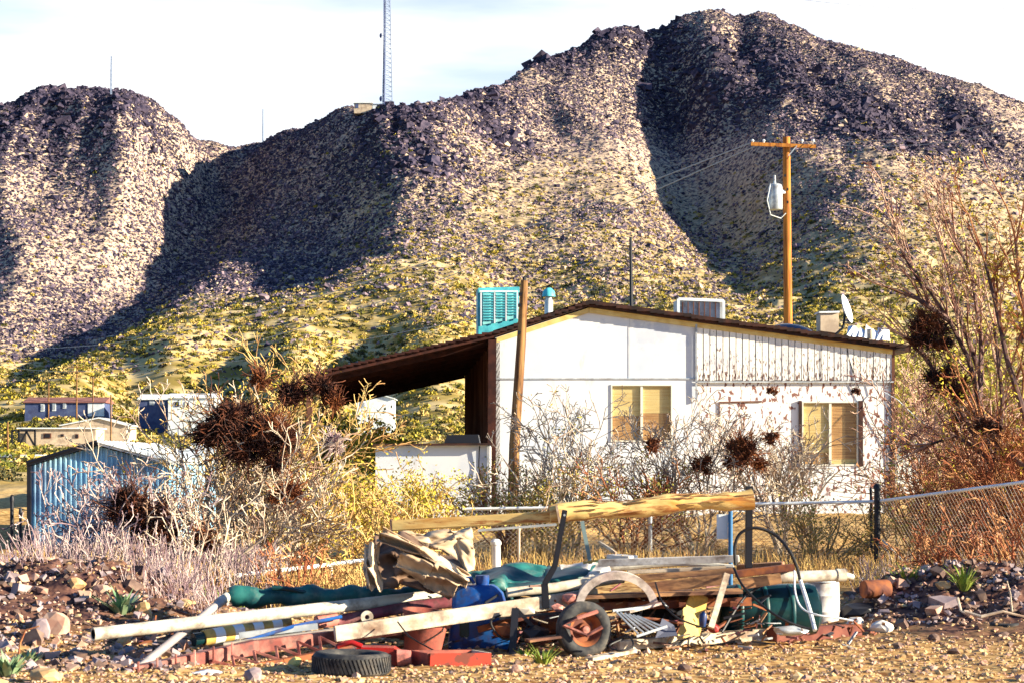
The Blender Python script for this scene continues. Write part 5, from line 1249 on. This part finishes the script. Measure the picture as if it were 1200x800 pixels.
drape('white_sheet', 'pale folded sheet lying beside the trailer mudguard', 'sheet', M_barrel,
      [[w(655,662,18.3), w(690,658,18.3), w(712,660,18.3)],[w(660,674,18.0), w(690,670,18.0), w(716,672,18.0)],[w(662,684,17.7), w(690,684,17.7), w(712,682,17.7)]], 0.01, 0.025, 9)
# short log
solo(MB().tube([w(594,694,17.5), w(650,688,17.6), w(730,676,17.8)], [0.042,0.045,0.05], 14, wob=0.04), 'log', M_plank, 'short pale log lying on the trailer left of the mudguard', 'log', True)

# ------------------------------------------------------------------ trailer
tl = T('scrap_trailer', 'rusty old utility trailer with pale arched mudguard loaded with boards', 'trailer', (740,745,17))
MB().beam(w(560,737,17.0), w(650,712,17.1), 0.05, 0.05).beam(w(650,712,17.1), w(880,704,17.4), 0.05, 0.07).build('frame_rail', M_rust, tl)
MB().beam(w(640,703,18.3), w(880,696,18.5), 0.05, 0.07).build('frame_rail', M_rust, tl)
cm_ = MB()
for x in (660, 740, 800, 860): cm_.beam(w(x,708,17.1), w(x,698,18.4), 0.06, 0.04)
cm_.build('cross_members', M_rust, tl)
MB().tube([w(684,738,16.95), w(690,732,18.4)], 0.025, 10).build('axle', M_rust, tl)
dk_ = MB()
for k in range(6):
    a = 17.1 + k*0.22; dk_.beam(w(672,699,a), w(868,692-k*0.4,a+0.1), 0.2, 0.03)
dk_.build('deck', M_rustwood, tl)
# mudguard: arc sheet with thickness
c = w(723,712,16.95); s_ = 17/FPX
prof = [(0.31,0.0),(0.325,0.0),(0.325,0.22),(0.31,0.22)]
mb = MB(); k0 = 18
arcp = []
for i in range(k0+1):
    th = math.pi*(0.06 + 0.88*i/k0); arcp.append((math.cos(th)*0.335, math.sin(th)*0.29))
for (off, thk) in ((0, 0.014),):
    V_ = []; F_ = []
    for (x, z) in arcp:
        nrm = Vector((x/0.335, 0, z/0.29)).normalized()
        for yy in (0.0, 0.24):
            V_.append(c + Vector((x, yy, z))); V_.append(c + Vector((x, yy, z)) + nrm*thk)
    for i in range(k0):
        a = i*4; b = a+4
        F_ += [(a+1,a+3,b+3,b+1),(a,b,b+2,a+2),(a,a+1,b+1,b),(a+2,b+2,b+3,a+3)]
    mb.add(V_, F_)
# side skirt lip
V_ = []; F_ = []
for (x, z) in arcp:
    V_ += [c + Vector((x, -0.004, z)) + Vector((x,0,z)).normalized()*0.016, c + Vector((x*0.85, -0.004, z*0.83)), c + Vector((x*0.85, 0.008, z*0.83)), c + Vector((x, 0.008, z)) + Vector((x,0,z)).normalized()*0.016]
for i in range(k0):
    a = i*4; b = a+4; F_ += [(a,b,b+1,a+1),(a+1,b+1,b+2,a+2),(a+2,b+2,b+3,a+3),(a+3,b+3,b,a)]
mb.add(V_, F_); mb.build('mudguard', M_fender, tl, smooth=True)
MB().beam(w(735,716,16.9), w(772,706,17.0), 0.12, 0.02).build('mudguard_stay', M_fender, tl)
# wheel leaning
wc = w(684,737,16.75); whl = MB().lathe(tyre_profile(0.235,0.14,0.13), wc, ax=(0.35,-0.92,0.06), n=44).build('wheel', M_rubber, tl, smooth=True)
MB().lathe([(0.0,0.02),(0.05,0.03),(0.06,-0.01),(0.10,-0.01),(0.115,0.03),(0.142,0.05),(0.142,-0.05),(0,-0.05)], wc, ax=(0.35,-0.92,0.06), n=32).build('rim', M_rust, whl, smooth=True)
MB().lathe([(0,0.0),(0.035,0.0),(0.03,0.06),(0,0.065)], wc, ax=(0.35,-0.92,0.06), n=16).build('hub', M_redst, whl, smooth=True)
# uprights of the trailer that carry the beams
up_ = T('steel_upright', 'bent black steel bar holding up the joint of the long beams', 'bar', (645,705,17.1))
MB().beam(w(662,597,17.0), w(650,664,17.0), 0.045, 0.06, up=(0,1,0)).beam(w(650,663,17.0), w(638,684,17.0), 0.05, 0.06, up=(0,1,0)).beam(w(638,683,17.0), w(640,712,17.0), 0.06, 0.06, up=(0,1,0)).build('bar', M_black, up_, bevel=0.004)
MB().tube([w(661.5,603,16.95), w(661.5,603,16.9)], 0.01, 8).build('bolt', M_galv, up_)
solo(MB().beam(w(878,569,17.6), w(877,665,17.6), 0.06, 0.07, up=(0,1,0)), 'steel_post', M_black, 'black steel post carrying the right end of the thick yellow beam', 'post', bevel=0.004)
solo(MB().beam(w(682,610,17.9), w(692,660,17.9), 0.035, 0.03, up=(0,1,0)), 'flat_bar', mat('grey_teal_bar',(0.18,0.26,0.28)), 'thin grey teal flat bar beside the bent black bar', 'bar')
# beams
bm_ = MB().beam(w(459,615.5,17.5), w(662,604,17.35), 0.10, 0.095)
tagb = T('wooden_beam', 'straight yellow timber beam forming the left half of the long rail', 'beam', (560,620,17.4))
bm_.build('timber', M_log, tagb, bevel=0.012)
MB().beam(w(457.6,615.6,17.5), w(459.4,615.5,17.5), 0.102, 0.11).build('end_grain', T_dark, tagb)
lg = T('wooden_log', 'thick peeling yellow log forming the right half of the long rail', 'log', (770,600,17.4))
pts = [w(644,602,17.3).lerp(w(882,583.5,17.45), i/24) + Vector((0,0,0.012*math.sin(i*0.5))) for i in range(25)]
MB().tube(pts, [0.078 + 0.010*math.sin(i*0.6)+0.006*math.sin(i*1.9) for i in range(25)], 16, wob=0.07).build('log_body', M_log, lg, smooth=True)
sp_ = MB()
for k in range(26):
    i = random.randrange(1, 23); th = random.uniform(-1.2, 1.4); c = pts[i] + Vector((0, -0.078*math.cos(th), 0.078*math.sin(th))); Ls = random.uniform(0.06, 0.28)
    sp_.beam(c, c + Vector((Ls, random.uniform(-0.012,-0.002), Ls*0.08+random.uniform(-0.01,0.015))), random.uniform(0.012,0.03), 0.006)
sp_.build('bark_strips', M_rustwood, lg)
MB().beam(w(652,591,17.22), w(656,612,17.22), 0.02, 0.05, up=(0,1,0)).build('wedge', M_plank, lg)
solo(MB().beam(w(560,621,17.9), w(652,614,17.9), 0.03, 0.02), 'metal_strip', M_galv, 'pale metal strip right under the straight yellow beam', 'strip')
# boards on the trailer
for lab, a, b, wd, ht, m_ in (
    ('white board lying topmost on the trailer', (702,659,17.7), (866,654,17.5), 0.12, 0.06, M_barrel),
    ('rust stained board directly below the topmost white board', (742,677,17.4), (862,668,17.3), 0.10, 0.05, M_rustwood),
    ('wide rusty orange panel under the boards on the trailer', (752,689,17.3), (850,678,17.2), 0.06, 0.09, M_rustwood),
    ('pale narrow board in the middle of the trailer stack', (735,670,17.5), (850,664,17.5), 0.14, 0.03, M_plank),
    ('reddish brown board running behind the black steel post', (862,672,17.5), (930,664,17.5), 0.12, 0.06, M_rust),
    ('short tan board above the white horizontal pipe', (865,664,17.8), (918,661,17.7), 0.2, 0.05, M_rustwood),
    ('small pale block on the trailer boards', (716,652,17.9), (742,654,17.8), 0.2, 0.05, M_barrel),
    ('rusty flat sheet at the right of the trailer', (868,684,17.3), (915,677,17.3), 0.05, 0.09, M_rustwood),
    ):
    solo(MB().beam(w(*a), w(*b), wd, ht), 'board', m_, lab, 'board', bevel=0.004, grp='boards on the trailer')
solo(MB().beam(w(702,634,17.9), w(722,648,17.8), 0.03, 0.02), 'stick', M_plank, 'little white slat sticking up above the trailer boards', 'slat')
solo(MB().beam(w(684,659,17.9), w(730,651,17.8), 0.05, 0.02), 'stick', M_yelpl, 'thin yellow slat beside the little white slat', 'slat')
# loose odds between wheel and tank
odds = (('scrap_box', 'small rusty engine lump between the blue container and the wheel', (592,738,16.9), (0.22,0.2,0.16), M_rust),
        ('scrap_box', 'pale scrap block on the frame right of the long plank', (668,700,17.0), (0.18,0.15,0.12), M_pinkpl),
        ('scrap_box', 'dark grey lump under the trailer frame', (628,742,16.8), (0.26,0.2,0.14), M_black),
        ('scrap_box', 'tan block tucked under the long plank', (618,716,16.9), (0.16,0.1,0.09), M_plank),
        ('scrap_box', 'pinkish block beside the bent black bar', (653,712,16.9), (0.12,0.1,0.08), M_pinkpl))
for k, (nm, lab, c, sz, m_) in enumerate(odds): solo(MB().ball(w(*c), Vector(sz)*0.55, 60+k, 0.5, sub=1), nm, m_, lab, 'scrap')
st2 = T('scrap_bracket', 'bent dark bracket with tangled strips left of the trailer wheel', 'bracket', (620,740,16.8))
MB().beam(w(585,724,16.8), w(708,712,16.8), 0.03, 0.02).beam(w(604,712,16.8), w(600,770,16.7), 0.06, 0.02, up=(0,1,0)).beam(w(604,712,16.8), w(640,750,16.8), 0.03, 0.02, up=(0,1,0)).build('bracket', M_black, st2)
MB().beam(w(618,750,16.6), w(662,744,16.7), 0.14, 0.02).build('plate', M_rustwood, st2)
MB().tube([w(700,716,16.7), w(676,724,16.6), w(660,732,16.6), w(688,744,16.6), w(706,734,16.6)], 0.018, 6).build('strap', M_redst, st2)
# yellow panel, diagonal slat, blue scraps
solo(MB().prism([w(793,748,17.0), w(820,745,17.1), w(830,700,17.3), w(812,690,17.3), w(800,714,17.1)], (0,0.03,0)), 'fibreglass_panel', M_yelpl, 'yellow panel propped under the right of the trailer', 'panel', bevel=0.004)
solo(MB().beam(w(852,672,17.0), w(833,735,16.8), 0.05, 0.035, up=(0,1,0)), 'stick', M_plank, 'pale slat slanting down beside the dark teal tank', 'slat')
solo(MB().ball(w(824,726,17.0), (0.04,0.04,0.09), 71, 0.4), 'bottle', M_bluepl, 'little blue bottle between the yellow panel and the slanting slat', 'bottle', True)
solo(MB().ball(w(836,735,16.9), (0.05,0.05,0.05), 72, 0.4), 'rag', M_redpl, 'small red scrap at the foot of the slanting slat', 'rag')
solo(MB().prism([w(768,747,16.8), w(794,744,16.8), w(790,732,16.9), w(776,724,16.9)], (0,0.03,0)), 'metal_flap', mat('slate_blue',(0.10,0.11,0.16)), 'dark slate triangle plate left of the yellow panel', 'plate')
gr = T('wire_grille', 'tilted grille of pale rods right of the trailer wheel', 'grille', (745,740,16.8)); g_ = MB()
for k in range(6): g_.tube([w(722+k*5,716+k*1,16.8), w(748+k*6,742-k*1.5,16.7)], 0.010, 5)
g_.build('rods', M_galv, gr); MB().beam(w(718,715,16.8), w(756,711,16.9), 0.02, 0.02).build('edge_bar', M_galv, gr); MB().beam(w(746,745,16.7), w(782,733,16.7), 0.02, 0.02).build('edge_bar', M_insul, gr)
# dark teal tank lying behind
tk_ = T('water_tank', 'dark teal glossy tank lying under the white horizontal pipe', 'tank', (900,740,17.6))
MB().lathe([(0,0),(0.16,0.0),(0.22,0.05),(0.235,0.1),(0.235,0.82),(0.22,0.88),(0.15,0.92),(0,0.93)], w(840,716,17.9), ax=(1,0.05,0.02), n=30).build('shell', M_greytarp, tk_, smooth=True)
for k in range(3): MB().lathe([(0.237,0),(0.245,0.01),(0.245,0.03),(0.237,0.04)], w(862+k*30,716,17.9), ax=(1,0.05,0.02), n=30).build('band', M_tarp, tk_, smooth=True)
solo(MB().ball(w(926,738,17.4), (0.16,0.12,0.05), 80, 0.4), 'sack', M_galv, 'grey sagging sack at the foot of the white barrel', 'sack', True)
# white barrel
bl = T('white_barrel', 'white plastic barrel standing at the right end of the heap', 'barrel', (965,735,17.6)); p = gp(966,733); p.y += 0.1; hb_ = (w(966,680,p.y).z - p.z)
MB().lathe([(0,0),(0.15,0),(0.165,0.02),(0.165,hb_*0.3),(0.170,hb_*0.32),(0.165,hb_*0.34),(0.165,hb_*0.66),(0.170,hb_*0.68),(0.165,hb_*0.70),(0.163,hb_-0.02),(0.15,hb_),(0,hb_)], p, n=36).build('drum', M_barrel, bl, smooth=True)
MB().lathe([(0,0),(0.175,0),(0.175,0.03),(0,0.03)], p + Vector((0,0,hb_-0.005)), n=36).build('lid', M_insul, bl, smooth=True)
hp_ = T('white_pipe', 'short thick white pipe lying across the top of the barrel', 'pipe', (950,675,17.6))
a = w(905,676,17.5); b = w(985,673.5,17.65); MB().tube([a, b], 0.050, 16).build('tube', M_pvc, hp_, smooth=True)
MB().tube([w(980,673.6,17.64), w(990,673.4,17.66)], 0.058, 16).build('collar', M_pvc, hp_, smooth=True); MB().tube([w(990,673.4,17.66), w(999,676,17.7)], 0.03, 12).build('nozzle', M_pvc, hp_, smooth=True)
# hoses
def hose(label, pts, r, m, name='hose'):
    # smooth the polyline
    P = [w(*p) for p in pts]; out = []
    for i in range(len(P)-1):
        p0, p1, p2, p3 = P[max(i-1,0)], P[i], P[i+1], P[min(i+2,len(P)-1)]
        for k in range(6):
            t = k/6; out.append(0.5*((2*p1) + (p2-p0)*t + (2*p0-5*p1+4*p2-p3)*t*t + (3*p1-p0-3*p2+p3)*t**3))
    out.append(P[-1]); solo(MB().tube(out, r, 8), name, m, label, 'hose', True)
hose('black hose arching high above the right of the heap', [(862,662,17.3),(861,640,17.3),(868,624,17.3),(886,618,17.3),(908,626,17.3),(925,645,17.2),(934,665,17.2),(938,682,17.2)], 0.014, M_wiredark)
hose('white pipe end continuing the arched black hose down to the plank', [(938,680,17.2),(946,705,17.0),(951,722,16.9),(955,738,16.8)], 0.018, M_insul)
hose('black cable sagging in front of the dark teal tank', [(860,665,17.2),(870,685,17.0),(890,706,16.9),(915,724,16.8),(940,734,16.8),(950,736,16.8)], 0.011, M_wiredark)
hose('thin black cable curling off the yellow panel', [(768,682,17.1),(776,705,16.9),(792,722,16.8),(812,731,16.8),(826,735,16.8)], 0.008, M_wiredark)
hose('pale wire curving right across the barrel foot', [(931,668,17.2),(932,694,17.0),(940,712,16.9),(958,720,16.8),(985,724,16.8),(1000,727,16.8)], 0.008, M_insul)
hose('thin dark cord hanging off the long white plank', [(466,728,16.4),(480,745,16.2),(500,757,16.1),(515,765,16.0)], 0.006, M_wiredark)
# planks at the front
a, b = gp(722,764), gp(908,752); solo(MB().beam(a+Vector((0,0,0.06)), b+Vector((0,0,0.08)), 0.10, 0.08, w2=0.14, h2=0.10), 'plank', M_plank, 'white weathered plank lying on the gravel in front', 'plank', bevel=0.006)
a, b = gp(905,753), gp(1006,748); solo(MB().beam(a+Vector((0,0.06,0.065)), b+Vector((0,0.06,0.065)), 0.12, 0.13), 'plank', mat('dark_red_timber',(0.10,0.025,0.02),(0.18,0.06,0.04),5,stretch=(0.3,2,2)), 'short dark red timber at the right end of the front plank', 'timber', bevel=0.006)
a, b = gp(690,775), gp(742,766); solo(MB().beam(a+Vector((0,0,0.02)), b+Vector((0,0,0.03)), 0.08, 0.03), 'plank', M_plank, 'splintered board end left of the front plank', 'plank')
rl_ = T('steel_roller', 'rusty round steel drum lying near the thick fence post', 'drum', (1028,700,19.5)); p = w(1012,690,19.4)
MB().lathe([(0,0),(0.085,0),(0.09,0.02),(0.09,0.25),(0.085,0.27),(0,0.27)], p, ax=(1,0.35,0), n=24).build('drum', M_rust, rl_, smooth=True)
solo(MB().lathe([(0,0),(0.035,0),(0.037,0.01),(0.037,0.13),(0.03,0.14),(0,0.14)], gp(1009,690)+Vector((0,0,0.02)), n=18), 'drink_can', M_bluepl, 'blue can standing left of the rusty steel drum', 'can', True)
bg_ = gp(1008,728); solo(MB().ball(bg_ + Vector((0,0.15,0.07)), (0.26,0.18,0.11), 91, 0.5), 'plastic_bag', M_black, 'black crumpled plastic bag right of the barrel', 'bag')
solo(MB().ball(gp(1003,735) + Vector((0,0.05,0.04)), (0.10,0.09,0.06), 92, 0.5), 'plastic_bag', M_barrel, 'small white crumpled bag at the foot of the black bag', 'bag')
tp = gp(1182,738); solo(MB().lathe(tyre_profile(0.15,0.09,0.07), tp+Vector((0,0.1,0.03)), n=32), 'tyre', M_rubber, 'small black wheel tyre lying at the right edge of the track', 'tyre', True)

# fine litter and splinters caught all through the heap
def litter():
    mats_ = [M_black, M_rust, M_rustwood, M_plank, M_maroon, T_dark, M_galv, M_black, M_rust]
    V, F, mi = [], [], []
    for i in range(800):
        px = random.uniform(480, 900) if random.random() < 0.75 else random.uniform(160, 1040)
        Y = random.uniform(16.95, 18.6); x = (px-600)/FPX*Y; top_ = 0.34 if 540 < px < 900 else 0.18
        z = gz(x, Y) + abs(random.gauss(0, top_*0.6)) if Y > 16.9 else gz(x, Y) + 0.02
        c = Vector((x, Y, z)); d = Vector((random.gauss(0,1), random.gauss(0,0.6), random.gauss(0,0.35))).normalized(); l = random.uniform(0.03, 0.22); k = len(V)
        mb = MB().beam(c-d*l/2, c+d*l/2, random.uniform(0.006,0.03), random.uniform(0.004,0.02))
        V += [list(q) for q in mb.v]; F += [[a+k for a in f] for f in mb.f]; mi += [random.randrange(len(mats_))]*6
    tag(npmesh('scrap_litter', np.array(V), np.array(F), None, mats=mats_, midx=np.array(mi)), kind='stuff')
litter()
for k, (lab, pts, r, m_) in enumerate((
    ('rusty bar poking out of the heap above the red truss', [(330,748,16.8),(440,738,16.9),(520,742,16.9)], 0.014, M_rust),
    ('dark pipe lying behind the blue container', [(470,708,17.6),(560,700,17.9),(650,706,18.0)], 0.03, M_black),
    ('twisted dark strap hooked over the trailer frame', [(596,716,16.9),(575,728,16.8),(590,748,16.8),(612,742,16.8),(622,722,16.9)], 0.010, M_wiredark),
    ('thin rusty rod crossing under the mudguard', [(700,735,17.0),(750,724,16.9),(800,730,17.0)], 0.012, M_rust),
    ('pale tube lying along the back of the trailer', [(700,668,18.3),(790,660,18.3),(860,664,18.2)], 0.025, M_pvc),
    ('dark rod leaning across the teal tank', [(846,740,17.1),(872,700,17.3),(902,680,17.4)], 0.012, M_black),
    ('coiled black wire beside the trailer wheel', [(716,752,16.6),(735,744,16.5),(742,756,16.4),(726,762,16.3),(714,756,16.4),(730,748,16.5)], 0.008, M_wiredark),
    )):
    hose(lab, pts, r, m_, name='scrap_rod')
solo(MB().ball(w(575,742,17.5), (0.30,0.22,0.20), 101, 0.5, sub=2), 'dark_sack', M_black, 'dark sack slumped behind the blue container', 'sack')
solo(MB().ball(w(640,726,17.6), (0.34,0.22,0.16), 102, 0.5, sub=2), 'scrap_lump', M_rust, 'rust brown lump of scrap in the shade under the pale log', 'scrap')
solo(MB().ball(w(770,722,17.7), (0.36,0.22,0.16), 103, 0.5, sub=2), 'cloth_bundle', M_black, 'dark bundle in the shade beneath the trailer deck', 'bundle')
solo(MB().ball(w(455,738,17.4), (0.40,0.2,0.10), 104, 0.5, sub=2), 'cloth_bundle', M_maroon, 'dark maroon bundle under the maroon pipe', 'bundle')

for nm, lab, cat in (('ground','orange gravel ground rising into tan rocky desert hills','ground'),('hill_rocks','dark and tan rocks strewn over the hillsides','rocks'),
    ('hill_scrub','small yellow green scrub dotted over the lower hill slopes','scrub'),('desert_scrub','olive and yellow scrub on the far flats below the hills','scrub'),
    ('near_scrub','leafy low scrub on the flats just behind the house','scrub'),('dry_grass','dry straw coloured grass along the fence line','grass'),
    ('grey_dead_stems','greyish dead weed stems in front of the left thicket','weeds'),('green_weeds','short bright green weeds in patches among the dry grass','weeds'),
    ('gravel','loose tan gravel on the track in the foreground','gravel'),('rubble','dark angular rubble on the dirt banks at both sides','rubble'),
    ('scrap_litter','small dark splinters and litter caught in the scrap heap','litter')):
    tag(bpy.data.objects[nm], lab, cat)
